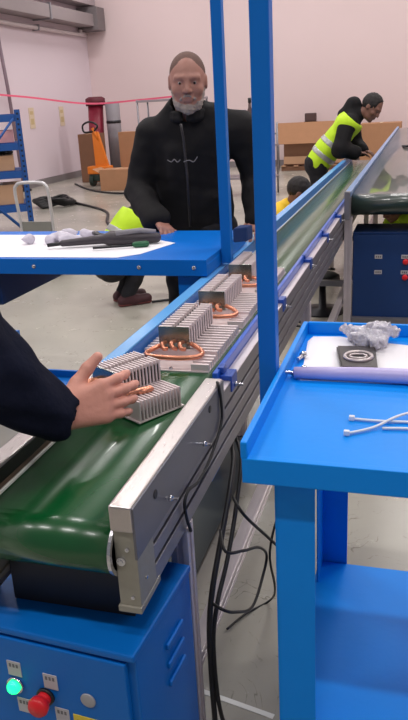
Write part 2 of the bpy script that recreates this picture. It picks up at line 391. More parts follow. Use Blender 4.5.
# ================================================================== BLUE TRAY WORKBENCHES
def bench(x0, x1, y0, y1, ztop, label, posts=(), legw=0.075, shelf=None, lips='lb', frontlip=0.045, blue=BLUE, legs=True, group=None, legin=0.035):
    """pressed sheet worktop with upturned lips, angle legs, optional shelf and uprights"""
    t = empty('workbench', ((x0+x1)/2, (y0+y1)/2, 0), label, 'workbench', group)
    th = 0.004; lip = 0.03
    b = MB().box(x0+0.002, x1-0.002, y0+0.013, y1-0.002, ztop-0.018, ztop)
    b.box(x0, x1, y0, y0+0.014, ztop-frontlip, ztop+0.0004, bev=0.002)
    b.box(x0+0.014, x1-0.014, y1-0.012, y1, ztop-frontlip, ztop-0.018, bev=0.003)
    b.box(x0, x0+0.012, y0+0.014, y1, ztop-frontlip, ztop-0.018, bev=0.003); b.box(x1-0.012, x1, y0+0.014, y1, ztop-frontlip, ztop-0.018, bev=0.003)
    b.build('worktop', blue, t)
    if 'l' in lips: MB().box(x0-0.002, x0+0.010, y0, y1, ztop-0.002, ztop+lip, bev=0.004).build('side_lip', blue, t)
    if 'r' in lips: MB().box(x1-0.010, x1+0.002, y0, y1, ztop-0.002, ztop+lip, bev=0.004).build('side_lip', blue, t)
    if 'b' in lips: MB().box(x0+0.010, x1-0.010, y1-0.010, y1+0.002, ztop-0.002, ztop+lip, bev=0.004).build('back_lip', blue, t)
    if legs:
        for sx, xx in ((1, x0+legin), (-1, x1-legin)):
            for sy, yy in ((1, y0+0.03), (-1, y1-0.03)):
                b = MB()
                b.box(min(xx, xx+sx*legw), max(xx, xx+sx*legw), min(yy, yy+sy*0.004), max(yy, yy+sy*0.004), 0.0, ztop-0.02)
                b.box(min(xx, xx+sx*0.004), max(xx, xx+sx*0.004), min(yy, yy+sy*legw*1.5), max(yy, yy+sy*legw*1.5), 0.0, ztop-0.02)
                b.box(min(xx-0.004, xx+sx*legw+0.004), max(xx-0.004, xx+sx*legw+0.004), min(yy, yy+sy*legw), max(yy, yy+sy*legw), 0.0, 0.006)
                b.build('leg', blue, t)
    if shelf:
        b = MB().box(x0+0.04, x1-0.04, y0+0.036, y1-0.036, shelf-0.02, shelf, bev=0.004)
        b.box(x0+0.04+legw, x1-0.04-legw, y0+0.030, y0+0.042, shelf-0.04, shelf-0.001, bev=0.003)
        b.build('shelf', blue, t)
    for px, py, wd, z0, z1 in posts:
        MB().box(px-wd/2, px+wd/2, py-wd/2, py+wd/2, z0, z1, bev=0.003).build('upright', BLUE_POST, t)
    return t
front = bench(-0.262, 0.75, 1.025, 1.712, 0.95, 'bright blue metal workbench with raised edges and shelf in the right foreground', shelf=0.31, legw=0.068, legin=0.048,
              posts=[(-0.2830, 1.37, 0.036, 0.90, 2.35)])
# gusset that ties the upright to the rim
MB().box(-0.275, -0.262, 1.33, 1.41, 0.90, 0.945, bev=0.002).build('post_bracket', BLUE, front)
back = bench(-2.75, -0.75, 2.53, 3.17, 0.955, 'wide blue workbench with white paper in front of the bearded man', lips='', frontlip=0.062,
             blue=mat('blue_paint_mid', (0, 108, 204), 0.42, 0, 0.04, 8, 0.04, 60, 0.22),
             posts=[(-0.727, 2.75, 0.040, 0.90, 2.75)], legw=0.09)
g = MB(); g.prism([(-0.704, 2.765), (-0.655, 2.80), (-0.645, 2.86), (-0.70, 2.86)], 0.975, 1.03, None, 0.003)
g.build('post_bracket', NAVY, back)
for xx in (-1.87, -1.47, -1.02, -0.80):
    MB().lathe((xx, 2.531, 0.925), (0, -1, 0), [(0, 0.009), (0.003, 0.009), (0.006, 0.004)], 12).build('screw', SILV, back)
t = empty('drawer_unit', (-2.1, 2.85, 0.7), 'dark blue drawer box hung under the left end of the wide blue workbench', 'drawer unit')
MB().box(-2.70, -1.67, 2.585, 3.12, 0.745, 0.892, bev=0.004).build('box_shell', NAVY, t)
for k in range(2):
    xa = -2.69+k*0.51
    d = MB().box(xa, xa+0.50, 2.565, 2.585, 0.755, 0.88, bev=0.003).build('drawer_front', NAVY, t)
    MB().tube([(xa+0.18, 2.565, 0.82), (xa+0.18, 2.54, 0.82), (xa+0.32, 2.54, 0.82), (xa+0.32, 2.565, 0.82)], 0.005, 8).build('handle', ALU, d)
o = MB().box(-1.25, -0.67, 1.70, 3.00, 0.0005, 0.006, bev=0.002)  # thin dark sheet laid in for the shade under the conveyor
o.build('floor_tone', mat('floor_shade_grey', (74, 78, 74), 0.35, 0, 0.15, 3), None, label='dark grey sheet standing in for shade on the floor beneath the conveyor frame', cat='floor shade')
# ================================================================== MAIN BELT CONVEYOR
SKIRTM = mat('dull_steel_plate', (112, 112, 120), 0.42, 0.55, 0.08, 30, stretch=(60, 1, 60))
XL, XR = -0.733, -0.477         # belt edges
ZB = 0.831                      # belt top
Y0, Y1 = 0.985, 8.3             # roller axes
RR = 0.050
cv = empty('belt_conveyor', (-0.6, 4.5, 0), 'long green belt conveyor with blue side rails carrying finned heat sinks', 'conveyor')
def belt_mesh(x0, x1, ya, yb, zt, r, th=0.004):
    b = MB(); t = bmesh.new(); prof = []
    prof.append((yb, zt))
    for k in range(13): a = math.pi/2+math.pi*k/12; prof.append((ya+r*math.cos(a), zt-r+r*math.sin(a)))
    for k in range(13): a = -math.pi/2+math.pi*k/12; prof.append((yb+r*math.cos(a), zt-r+r*math.sin(a)))
    n = len(prof)
    def ring(x, inset): return [t.verts.new((x, y, z)) for y, z in prof]
    A = ring(x0, 0); B = ring(x1, 0)
    for i in range(n):
        f = t.faces.new((A[i], A[(i+1) % n], B[(i+1) % n], B[i]))
    bmesh.ops.remove_doubles(t, verts=t.verts, dist=1e-6)
    bmesh.ops.recalc_face_normals(t, faces=t.faces)
    g = bmesh.ops.solidify(t, geom=list(t.faces), thickness=th)
    b._merge(t, None, True); return b
belt_mesh(XL, XR, Y0, Y1, ZB, RR).build('belt', GREEN, cv)
for yy in (Y0, Y1):
    MB().cyl((XL-0.01, yy, ZB-RR), (XR+0.004, yy, ZB-RR), RR-0.006, n=28).build('roller', STEELD, cv)
MB().box(XL+0.006, XR-0.006, Y0+0.07, Y1-0.07, ZB-0.022, ZB-0.006).build('slider_bed', STEELD, cv)
# inner blue guide rails
def rail(x0, x1, ya, yb, z0, z1, m):
    b = MB().box(x0, x1, ya, yb, z0, z1, bev=0.0025); return b
rl = rail(-0.758, -0.735, 1.56, Y1, 0.80, 0.882, BLUE_RAIL).build('side_rail', BLUE_RAIL, cv)
MB().box(-0.775, -0.735, 1.56, Y1, 0.882, 0.888, bev=0.002).build('rail_cap', mat('rail_blue_light', (96, 168, 232), 0.25), rl)
rr_ = rail(-0.475, -0.462, 1.60, Y1, ZB-0.03, 0.872, BLUE_RAIL).build('side_rail', mat('rail_blue_right', (30, 86, 190), 0.3), cv)
for yy in (1.62, 2.35, 3.0, 3.6, 4.2, 4.9, 5.6, 6.3, 7.0, 7.7):
    b = MB().box(-0.462, -0.436, yy, yy+0.055, 0.845, 0.858, bev=0.003)
    b.box(-0.438, -0.430, yy, yy+0.055, 0.815, 0.858, bev=0.003)
    b.box(-0.470, -0.454, yy+0.01, yy+0.045, 0.858, 0.876, bev=0.004)
    br = b.build('rail_bracket', mat('bracket_blue', (22, 70, 160), 0.35), cv)
    MB().cyl((-0.430, yy+0.028, 0.827), (-0.408, yy+0.028, 0.827), 0.0035, n=10).lathe((-0.430, yy+0.028, 0.827), (1, 0, 0), [(0, 0.007), (0.006, 0.007)], 6).build('bolt', SILV, br)
# aluminium side beams with T slots
def beam(x0, x1, ya, yb, z0, z1, side, grooves, m=ALU):
    b = MB(); b.mi = 0
    zs = sorted([z0]+[v for g in grooves for v in (g-0.005, g+0.005)]+[z1])
    xf = x1 if side > 0 else x0; dep = 0.010
    xi = xf-side*dep
    b.box(min(x0, xi) if side > 0 else xi, xi if side > 0 else max(x1, xi), ya, yb, z0, z1)
    for i in range(0, len(zs)-1, 2):
        b.box(min(xi, xf), max(xi, xf), ya, yb, zs[i], zs[i+1], bev=0.0012)
    b.mi = 1
    for g in grooves: b.box(min(xi, xi+side*0.001), max(xi, xi+side*0.001), ya+0.001, yb-0.001, g-0.0049, g+0.0049)
    return b
beam(-0.474, -0.434, 1.035, Y1+0.05, 0.675, 0.842, 1, (0.797, 0.757, 0.716)).build('side_beam', [ALU, GROOVE], cv)
MB().box(-0.460, -0.434, 1.55, Y1+0.05, 0.842, 0.845).build('beam_cover', ALUL, cv)
beam(-0.776, -0.736, 1.035, Y1+0.05, 0.675, 0.80, -1, (0.757, 0.716)).build('side_beam', [ALU, GROOVE], cv)
# near-end steel guards, side plates and bearing blocks
for side, x0, x1 in ((1, -0.475, -0.434), (-1, -0.776, -0.735)):
    g = MB().box(x0, x1, 0.950, 1.545, 0.832, 0.881, bev=0.0035)
    gd = g.build('end_guard', STEEL, cv)
    MB().box(x1-0.002 if side > 0 else x0-0.003, x1+0.003 if side > 0 else x0+0.002, 0.953, 1.545, 0.778, 0.878, bev=0.001).build('guard_skirt', SKIRTM, gd)
    b = MB().box(x0+0.002, x1+0.001 if side > 0 else x1-0.002, 0.955, 1.034, 0.678, 0.831, bev=0.002)
    pl = b.build('bearing_block', CAST, cv)
    MB().box(x0-0.001, x1+0.002, 0.951, 1.05, 0.668, 0.681, bev=0.002).build('block_foot', CAST, pl)
    if side > 0:
        hx = x0
        for (dx, zz, r) in ((0.013, 0.772, 0.0065), (0.026, 0.797, 0.0030), (0.028, 0.700, 0.0028)):
            MB().cyl((x0+dx, 0.9555, zz), (x0+dx, 0.951, zz), r*1.25, n=18).cyl((x0+dx, 0.951, zz), (x0+dx, 0.9495, zz), r*0.6, n=6).build('screw', SILV, pl)
        for (yy, zz) in ((0.985, 0.722),):
            MB().cyl((x1, yy, zz), (x1+0.004, yy, zz), 0.0035, n=12).build('screw', SILV, pl)
        MB().cyl((x0+0.002, 0.985, 0.781), (x0-0.004, 0.985, 0.781), 0.052, n=30).build('roller_washer', SILV, pl)
        for yy, zz in ((1.055, 0.848), (1.419, 0.856)):
            MB().cyl((x1+0.002, yy, zz), (x1+0.0045, yy, zz), 0.0085, n=20).build('rubber_plug', BLACKR, gd)
        for yy, zz in ((1.105, 0.812), (1.335, 0.812)):
            MB().cyl((x1+0.001, yy, zz), (x1+0.028, yy, zz), 0.0028, n=10).lathe((x1+0.010, yy, zz), (1, 0, 0), [(0, 0.0062), (0.006, 0.0062), (0.0061, 0.0045), (0.009, 0.0045)], 6).build('stud', SILV, gd)
b = MB().box(-0.7352, -0.7335, 0.955, 1.545, 0.839, 0.876); b.mi = 1; b.box(-0.7335, -0.7325, 0.955, 1.545, 0.839, 0.848)
b.build('guard_reflection', [mat('reflection_black', (20, 16, 16), 0.4), mat('reflection_brown', (92, 74, 62), 0.5)], cv)  # dark and brown reflection in the guard's inner face, put in as colour
MB().box(-0.7352, -0.7295, 0.955, 8.0, 0.8315, 0.8365).build('edge_strip', mat('edge_strip_white', (226, 228, 220), 0.4), cv)
st_ = MB().box(-0.90, -0.778, 1.34, 1.495, 0.878, 0.885, bev=0.002); st_.box(-0.90, -0.778, 1.489, 1.497, 0.868, 0.902, bev=0.002); st_.box(-0.90, -0.892, 1.34, 1.49, 0.868, 0.900, bev=0.002)
st_.build('side_tray', BLUE_CAB, cv)
# legs and lower frame
def alu_leg(x, y, ztop, parent, w=0.040):
    h = w/2
    b = MB(); b.mi = 0
    b.box(x-h+0.006, x+h-0.006, y-h+0.006, y+h-0.006, 0.02, ztop)
    for sx in (-1, 1):
        for sy in (-1, 1): b.box(min(x+sx*h, x+sx*0.006), max(x+sx*h, x+sx*0.006), min(y+sy*h, y+sy*0.006), max(y+sy*h, y+sy*0.006), 0.02, ztop, bev=0.0012)
    b.mi = 1
    b.lathe((x, y, 0), (0, 0, 1), [(0, 0.035), (0.008, 0.035), (0.012, 0.012), (0.03, 0.012)], 16)
    return b.build('leg', [ALUL, DARKM], parent)
for yy in (1.235, 3.0, 4.9, 6.6, 8.1):
    for xx in (-0.452, -0.756): alu_leg(xx, yy, 0.675, cv)
    MB().box(-0.736, -0.472, yy-0.018, yy+0.018, 0.27, 0.31, bev=0.002).build('cross_bar', ALU, cv)
for xx in (-0.452, -0.756):
    for a, c in ((1.256, 2.979), (3.021, 4.879), (4.921, 6.579), (6.621, 8.079)):
        beam(xx-0.018, xx+0.018, a, c, 0.275, 0.315, 1 if xx > -0.6 else -1, (0.295,), ALU).build('lower_rail', [ALUL, GROOVE], cv)
# control cabinet under the near end
cb = empty('control_cabinet', (-0.443, 0.92, 0), 'blue control cabinet with green light and red button under the belt end', 'control cabinet')
MB().box(-1.02, -0.446, 0.932, 1.195, 0.06, 0.585, bev=0.004).build('cabinet_body', BLUE_CAB, cb)
MB().box(-1.025, -0.443, 0.920, 1.198, 0.585, 0.600, bev=0.004).build('cabinet_top', BLUE_CAB, cb)
dr = MB().box(-1.005, -0.462, 0.918, 0.932, 0.08, 0.578, bev=0.003).build('door', BLUE_CAB, cb)
for k in range(3):
    b = MB(); za = 0.50-0.045*k
    b.box(-0.446, -0.439, 1.055, 1.135, za, za+0.014, bev=0.003)
    b.build('louvre', BLUE_CAB, cb)
for xx in (-0.98, -0.47):
    for yy in (0.96, 1.17): MB().lathe((xx, yy, 0), (0, 0, 1), [(0, 0.025), (0.02, 0.025), (0.025, 0.012), (0.06, 0.012)], 14).build('foot', BLACKR, cb)
yf = 0.918
def plate(x, z, name='label_plate', w=0.030, h=0.034, m=None):
    b = MB(); b.box(x-w/2, x+w/2, yf-0.0015, yf, z-h/2, z+h/2, bev=0.0005); b.mi = 1
    for q in range(3): b.box(x-w*0.34+q*w*0.25, x-w*0.34+q*w*0.25+w*0.16, yf-0.0018, yf-0.0014, z+h*0.10, z+h*0.34)
    return b.build(name, [m or mat('label_grey', (186, 182, 186), 0.5), mat('label_print', (110, 108, 112), 0.6)], dr)
plate(-0.700, 0.510); plate(-0.622, 0.500); plate(-0.690, 0.424); plate(-0.606, 0.424)
GL = mat('green_lamp_glow', (40, 255, 150), 0.3, emit=(20, 255, 140), estr=2.2)
g = MB().lathe((-0.703, yf, 0.471), (0, -1, 0), [(0, 0.0165), (0.004, 0.0165), (0.004, 0.0135), (0.012, 0.0130), (0.017, 0.009), (0.018, 0.001)], 24).build('green_light', [GL], dr, label='glowing green indicator light')
MB().lathe((-0.703, yf, 0.471), (0, -1, 0), [(0, 0.0178), (0.005, 0.0178), (0.005, 0.0165)], 24).build('bezel', SILV, g)
r = MB().lathe((-0.637, yf, 0.462), (0, -1, 0), [(0, 0.014), (0.012, 0.014), (0.016, 0.012), (0.020, 0.019), (0.030, 0.021), (0.037, 0.017), (0.039, 0.001)], 28).build('emergency_button', RED, dr, label='red mushroom emergency stop button')
MB().lathe((-0.637, yf, 0.462), (0, -1, 0), [(0, 0.0185), (0.006, 0.0185), (0.006, 0.014)], 24).build('collar', DARKM, r)
MB().lathe((-0.545, yf, 0.478), (0, -1, 0), [(0, 0.0155), (0.002, 0.0155), (0.003, 0.013)], 26).build('blank_plug', mat('plug_grey', (168, 166, 170), 0.4, 0.3), dr)
b = MB(); b.box(-0.582, -0.50, yf-0.0015, yf, 0.395, 0.435); b.mi = 1; b.box(-0.574, -0.535, yf-0.002, yf-0.0014, 0.400, 0.424)
b.build('warning_label', [mat('label_yellow', (224, 196, 60), 0.5), mat('label_black', (40, 38, 36), 0.6)], dr)
cb.location = (-0.443, 0.92, 0); cb.rotation_euler = (0, 0, math.radians(-4.0))
MB().box(-0.732, -0.478, 1.02, 1.04, 0.602, 0.722).build('shade_plate', DARKM, cv)  # added dark plate, deepens the shade below the belt end
# drip tray / motor bracket left below belt
b = MB().box(-0.80, -0.735, 0.96, 1.06, 0.655, 0.668, bev=0.002); b.box(-0.80, -0.79, 0.96, 1.06, 0.60, 0.67); b.build('motor_bracket', STEEL, cv)
MB().cyl((-0.72, 1.09, 0.655), (-0.50, 1.09, 0.655), 0.036, n=28).build('drive_motor', DARKM, cv)
for xx in (-0.70, -0.53):
    MB().box(xx, xx+0.03, 1.07, 1.11, 0.599, 0.66, bev=0.002).build('motor_mount', DARKM, cv)

# ================================================================== SECOND CONVEYOR
Z2 = 0.952
c2 = empty('belt_conveyor', (0.1, 8, 0), 'wide pale reflecting belt conveyor beyond the right foreground workbench', 'conveyor')
belt_mesh(-0.385, 0.62, 4.42, 13.0, Z2, 0.062).build('belt', DGREEN, c2)
for yy in (4.42, 13.0): MB().cyl((-0.39, yy, Z2-0.062), (0.625, yy, Z2-0.062), 0.055, n=28).build('roller', DARKM, c2)
MB().box(-0.38, 0.615, 4.52, 12.9, Z2-0.03, Z2-0.008).build('slider_bed', STEELD, c2)
LB = mat('rail_blue_grey', (120, 150, 196), 0.28)
for x0, x1 in ((-0.422, -0.388), (0.623, 0.657)):
    q = MB().box(x0, x1, 4.36, 13.05, Z2-0.01, Z2+0.022, bev=0.003).build('side_rail', LB, c2)
    MB().box(x0, x1, 4.34, 13.05, Z2-0.13, Z2-0.012, bev=0.002).build('side_beam', ALU, c2)
MB().box(-0.424, -0.392, 4.32, 4.36, Z2-0.14, Z2+0.024, bev=0.002).build('end_plate', ALU, c2)
for yy in (4.40, 7.2, 10.0, 12.7):
    for xx in (-0.405, 0.64): alu_leg(xx, yy, Z2-0.13, c2, 0.045)
for yy in (4.40, 7.2, 10.0): MB().box(-0.38, 0.615, yy-0.018, yy+0.018, 0.16, 0.20, bev=0.002).build('cross_bar', ALU, c2)
c3 = empty('control_cabinet', (0, 4.6, 0), 'dark blue control cabinet with small red buttons under the wide conveyor', 'control cabinet')
MB().box(-0.381, 0.50, 4.44, 4.75, 0.06, 0.722, bev=0.004).build('cabinet_body', NAVY, c3)
d3 = MB().box(-0.375, 0.48, 4.42, 4.44, 0.08, 0.708, bev=0.003).build('door', NAVY, c3)
for xx in (-0.33, 0.46):
    MB().lathe((xx, 4.6, 0), (0, 0, 1), [(0, 0.03), (0.06, 0.02)], 14).build('foot', BLACKR, c3)
for i, xx in enumerate((-0.225, -0.070, 0.085, 0.24)):
    for j, zz in enumerate((0.56, 0.465)):
        b = MB().box(xx-0.022, xx+0.022, 4.418, 4.42, zz+0.004, zz+0.028); b.mi = 1
        for q in range(3): b.box(xx-0.016+q*0.012, xx-0.008+q*0.012, 4.4172, 4.4181, zz+0.010, zz+0.022)
        b.build('label_plate', [mat('label_grey', (186, 182, 186), 0.5), MATS['label_print']], d3)
        mm = RED if i in (1, 3) else DARKM
        if i != 0: MB().lathe((xx+0.004, 4.42, zz-0.014), (0, -1, 0), [(0, 0.017), (0.012, 0.017), (0.016, 0.010)], 16).build('push_button', mm, d3)
# small clamp lying on the second belt
t = empty('hand_clamp', (-0.10, 8.2, Z2), 'small dark clamp lying on the wide pale belt', 'clamp')
MB().tube(spline([(-0.20, 8.15, Z2+0.012), (-0.10, 8.2, Z2+0.014), (0.0, 8.12, Z2+0.012)], 5), 0.010, 8).build('jaw', DARKM, t)
MB().tube(spline([(-0.21, 8.32, Z2+0.012), (-0.10, 8.22, Z2+0.016), (0.02, 8.28, Z2+0.012)], 5), 0.010, 8).build('jaw', DARKM, t)
MB().box(-0.14, -0.08, 8.16, 8.26, Z2, Z2+0.04, bev=0.004).build('pivot_block', DARKM, t)

# ================================================================== HEAT SINKS
def heatsink(loc, rz, label, W=0.215, L=0.375, hl=0.028, tx=0.042, tw=0.088, ty=0.115, ht=0.062, pitch=0.0235, group='heat sinks on the belt', held=False, rx=0):
    t = empty('heat_sink', loc, label, 'heat sink', group, rz, world=False)
    MB().box(0, W, 0, L, 0, 0.004, bev=0.001).build('base_plate', FIN, t)
    b = MB(); n = int((L-0.004)/pitch)
    for k in range(n):
        y = 0.004+k*pitch
        if not held and y < ty-0.04: 
            b.box(0.0, 0.03, y, y+pitch*0.42, 0.004, hl*0.7, bev=0.001); b.box(W-0.05, W, y, y+pitch*0.42, 0.004, hl*0.8, bev=0.001); continue
        b.box(0.0, W, y, y+pitch*0.42, 0.004, hl, bev=0.0012)
    b.build('lower_fins', FIN, t)
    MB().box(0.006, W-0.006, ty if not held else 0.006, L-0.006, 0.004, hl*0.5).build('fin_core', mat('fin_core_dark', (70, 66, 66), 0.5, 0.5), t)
    b = MB(); y = ty; z0 = hl; z1 = hl+ht; g = 0.014
    xa, xb = tx, tx+tw; xm = (xa+xb)/2
    while y < L-0.006:
        b.box(xa, xm-g/2, y, y+pitch*0.42, z0, z1, bev=0.0012); b.box(xm+g/2, xb, y, y+pitch*0.42, z0, z1, bev=0.0012); y += pitch
    b.build('upper_fins', FIN, t)
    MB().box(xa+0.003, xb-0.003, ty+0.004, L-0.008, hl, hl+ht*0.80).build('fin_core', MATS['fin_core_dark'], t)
    MB().box(xa-0.001, xb+0.001, ty-0.004, ty, hl-0.002, z1, bev=0.001).build('end_plate', ENDP, t)
    # copper heat pipes
    r = 0.0068; zc = hl+0.004
    x0 = tx-0.012; x1 = W-0.046; yb = ty-0.01; yfr = 0.020
    loop = spline([(x0+0.022, yb+0.01, zc+0.006), (x0+0.004, yb-0.022, zc+0.002), (x0-0.006, yfr+0.030, zc), (x0+0.012, yfr+0.006, zc), (x0+0.06, yfr, zc),
                   (x1-0.03, yfr+0.002, zc), (x1+0.006, yfr+0.018, zc), (x1+0.012, yfr+0.045, zc+0.002), (x1-0.01, yb-0.01, zc+0.006), (x1-0.035, yb+0.008, zc+0.010)], 6)
    MB().tube(loop, r, 12).build('heat_pipe', COPPER, t)
    for dx, dz in ((0.018, 0.012), (0.045, 0.016), (0.070, 0.014)):
        q = spline([(tx+dx, ty, hl+dz+0.004), (tx+dx-0.004, ty-0.020, hl+dz+0.004), (tx+dx+0.003, ty-0.030, hl+dz-0.006), (tx+dx+0.010, ty-0.022, hl+0.004)], 5)
        MB().tube(q, r*0.9, 10).build('heat_pipe', COPPER, t)
    for dx in (0.02, W*0.5, W-0.03):
        MB().lathe((dx, 0.010, 0.004), (0, 0, 1), [(0, 0.005), (0.004, 0.005), (0.006, 0.002)], 10).build('screw', SILV, t)
    return t
labs = ['finned heat sink on the belt nearest the hand-held one, copper loop in front', 'finned heat sink on the belt, middle one of the row of three lying', 'finned heat sink farthest along the belt, partly behind the blue post']
for yy, lb in zip((1.70, 2.095, 2.50), labs): heatsink((-0.729, yy, ZB), 0, lb)
heatsink((-0.722, 1.445, ZB+0.004), math.radians(-31), 'finned heat sink gripped by the hand at the near end of the belt', W=0.168, L=0.135, hl=0.052, tx=-0.004, tw=0.10, ty=0.006, ht=0.05, pitch=0.0098, group=None, held=True)
# ================================================================== CABLES
def cable(name, pts, r, label, cat='cable', m=BLACKR, n=6, group=None):
    return MB().tube(spline(pts, n), r, 8).build(name, m, None, label=label, cat=cat, group=group)
cable('sensor_cable', [(-0.452, 1.555, 0.865), (-0.432, 1.50, 0.885), (-0.4265, 1.50, 0.84), (-0.426, 1.49, 0.79), (-0.4265, 1.40, 0.752), (-0.4265, 1.30, 0.742), (-0.4265, 1.225, 0.760), (-0.4265, 1.195, 0.745), (-0.4265, 1.205, 0.70), (-0.428, 1.225, 0.664), (-0.46, 1.27, 0.655)], 0.0035,
      'thin black sensor cable draped over the side of the steel guard')
cable('power_cable', [(-0.450, 1.66, 0.655), (-0.425, 1.58, 0.645), (-0.412, 1.47, 0.60), (-0.412, 1.38, 0.53), (-0.416, 1.31, 0.45), (-0.420, 1.285, 0.36), (-0.422, 1.285, 0.20), (-0.425, 1.30, 0.05), (-0.45, 1.34, 0.012)], 0.0068,
      'thick black power cable hanging from the conveyor to the floor')
cable('power_cable', [(-0.450, 1.70, 0.655), (-0.42, 1.64, 0.62), (-0.408, 1.52, 0.54), (-0.408, 1.42, 0.46), (-0.412, 1.33, 0.40), (-0.414, 1.29, 0.32), (-0.410, 1.29, 0.15), (-0.40, 1.32, 0.012)], 0.0055,
      'slimmer black cable beside the thick one under the conveyor')
cable('floor_cable', [(-0.414, 1.395, 0.56), (-0.385, 1.33, 0.548), (-0.36, 1.40, 0.507), (-0.355, 1.53, 0.43), (-0.35, 1.60, 0.36), (-0.355, 1.57, 0.315), (-0.36, 1.46, 0.30), (-0.37, 1.33, 0.385), (-0.385, 1.29, 0.42), (-0.414, 1.30, 0.425)], 0.0038,
      'looping black cable beside the blue bench leg')
cable('floor_cable', [(-0.410, 1.50, 0.59), (-0.375, 1.47, 0.56), (-0.35, 1.60, 0.42), (-0.30, 1.72, 0.27), (-0.22, 1.80, 0.14), (-0.12, 1.84, 0.012)], 0.0042,
      'black cable reaching from the conveyor frame behind the bench leg')
cable('floor_cable', [(-0.25, 1.80, 0.50), (-0.32, 1.70, 0.46), (-0.345, 1.62, 0.36), (-0.35, 1.70, 0.18), (-0.40, 1.85, 0.012), (-0.46, 1.78, 0.008), (-0.50, 1.70, 0.008)], 0.0035,
      'thin black cable end lying on the floor under the loops')
cable('floor_cable', [(-7.2, 14.6, 0.012), (-6.3, 13.4, 0.012), (-5.6, 12.8, 0.012), (-4.9, 12.6, 0.012), (-4.2, 12.2, 0.012)], 0.022, 'thin dark cable running along the far floor')
cable('floor_cable', [(-5.9, 11.6, 0.03), (-5.2, 11.0, 0.012), (-4.6, 10.3, 0.012), (-4.1, 9.2, 0.012), (-3.4, 8.5, 0.012), (-2.6, 8.0, 0.012)], 0.022, 'dark cable trailing from the coil across the floor')
cable('floor_cable', [(-2.05, 5.3, 0.012), (-1.75, 5.45, 0.012), (-1.55, 5.2, 0.012), (-1.50, 4.8, 0.012), (-1.30, 4.5, 0.012), (-1.1, 4.6, 0.012)], 0.010, 'black cable on the floor behind the wide bench by the shoe')
cable('floor_cable', [(-0.95, 4.6, 0.012), (-0.8, 4.75, 0.02), (-0.6, 4.7, 0.012), (-0.45, 4.85, 0.012), (-0.2, 4.3, 0.012)], 0.010, 'black cable on the floor under the far conveyor stand')
pts = []
for k in range(90):
    a = k*0.42; rr = 0.36+0.08*math.sin(k*1.3)
    pts.append((-5.95+rr*0.8*math.cos(a), 11.2+rr*0.8*math.sin(a), 0.03+0.0012*k+0.02*math.sin(k*2.1)))
cable('cable_coil', pts, 0.022, 'heap of coiled dark cable on the floor before the left wall', 'cable coil', n=2)
# ================================================================== THINGS ON THE FRONT BENCH
ZT = 0.9505
b = MB(); b.prism([(-0.222, 1.385), (-0.232, 1.52), (-0.243, 1.64), (-0.235, 1.678), (-0.17, 1.685), (-0.12, 1.66), (0.16, 1.60), (0.16, 1.40)], ZT, ZT+0.001)
b.build('paper_sheet', PAPER, None, label='white paper sheet under the dark tile on the front bench', cat='paper')
b = MB(); prof = []
for k in range(7):
    pass
rl_ = []
MBt = MB()
MBt.tube([(-0.235, 1.392, ZT+0.014), (-0.10, 1.398, ZT+0.015), (0.05, 1.396, ZT+0.016), (0.22, 1.39, ZT+0.017)], [0.012, 0.015, 0.0165, 0.018], 20)
MBt.build('rolled_film', mat('lavender_film', (190, 180, 226), 0.32, 0, 0.03), None, label='rolled lavender plastic film lying along the edge of the paper', cat='plastic film')
t = empty('dark_tile', (-0.12, 1.53, ZT), 'dark square tile with pale oval ring lying on white paper', 'tile', None)
M = Matrix.Translation((0, 0, 0))
b = MB(); b.prism([(-0.143, 1.435), (-0.068, 1.440), (-0.082, 1.580), (-0.168, 1.572)], ZT+0.002, ZT+0.016, None, 0.003); b.build('tile_body', mat('tile_black', (62, 58, 60), 0.35, 0.2, 0.3, 60), t)
ring = [(-0.113+0.032*math.cos(a)*0.9, 1.50+0.030*math.sin(a), ZT+0.0175) for a in [2*math.pi*k/36 for k in range(36)]]
MB().tube(ring, 0.0042, 8, closed=True).build('oval_ring', mat('pale_metal', (196, 186, 186), 0.3, 0.6), t)
ring = [(-0.113+0.018*math.cos(a), 1.50+0.014*math.sin(a), ZT+0.0175) for a in [2*math.pi*k/30 for k in range(30)]]
MB().tube(ring, 0.003, 8, closed=True).build('oval_ring', MATS['pale_metal'], t)
# crumpled clear bag
v = Vol((-0.20, 1.55, 0.94), (-0.02, 1.80, 1.06), 0.003)
rs = random.Random(3)
for k in range(13):
    c = (-0.100+rs.uniform(-0.038, 0.036), 1.622+rs.uniform(-0.025, 0.04), ZT+0.014+rs.uniform(0, 0.022)); r = rs.uniform(0.010, 0.020)
    v.cap(c, (c[0]+rs.uniform(-0.03, 0.03), c[1]+rs.uniform(-0.03, 0.03), c[2]+rs.uniform(-0.012, 0.015)), r, r*0.6, k=0.006)
v.rough(0.004, 160, 2); v.clip((0, 0, ZT+0.001), (0, 0, -1))
bagm = mat('clear_plastic_bag', (222, 218, 228), 0.18, 0, 0.15, 30, 0.8, 90, 0.8, trans=0.25)
o = v.mesh('plastic_bag', bagm); tag(o, 'crumpled clear plastic bag behind the dark tile', 'plastic bag')
def bolt(loc, d, label, grp='loose bolts'):
    t = empty('bolt', loc, label, 'bolt', grp)
    d = Vector(d).normalized(); a = Vector(loc)
    MB().cyl(a, a+d*0.03, 0.0042, n=12).build('shank', SILV, t)
    MB().lathe(a, -d, [(0, 0.0085), (0.007, 0.0085), (0.008, 0.006)], 6).build('bolt_head', SILV, t)
bolt((-0.222, 1.425, ZT+0.009), (-0.5, -0.8, 0.02), 'small silver bolt lying on the bench beside the film end')
bolt((-0.238, 1.402, ZT+0.009), (-0.7, -0.7, 0.3), 'silver bolt touching the left rim of the front bench')
bolt((-0.236, 1.515, ZT+0.009), (-0.2, -0.9, 0.0), 'single silver bolt near the back left rim of the bench')
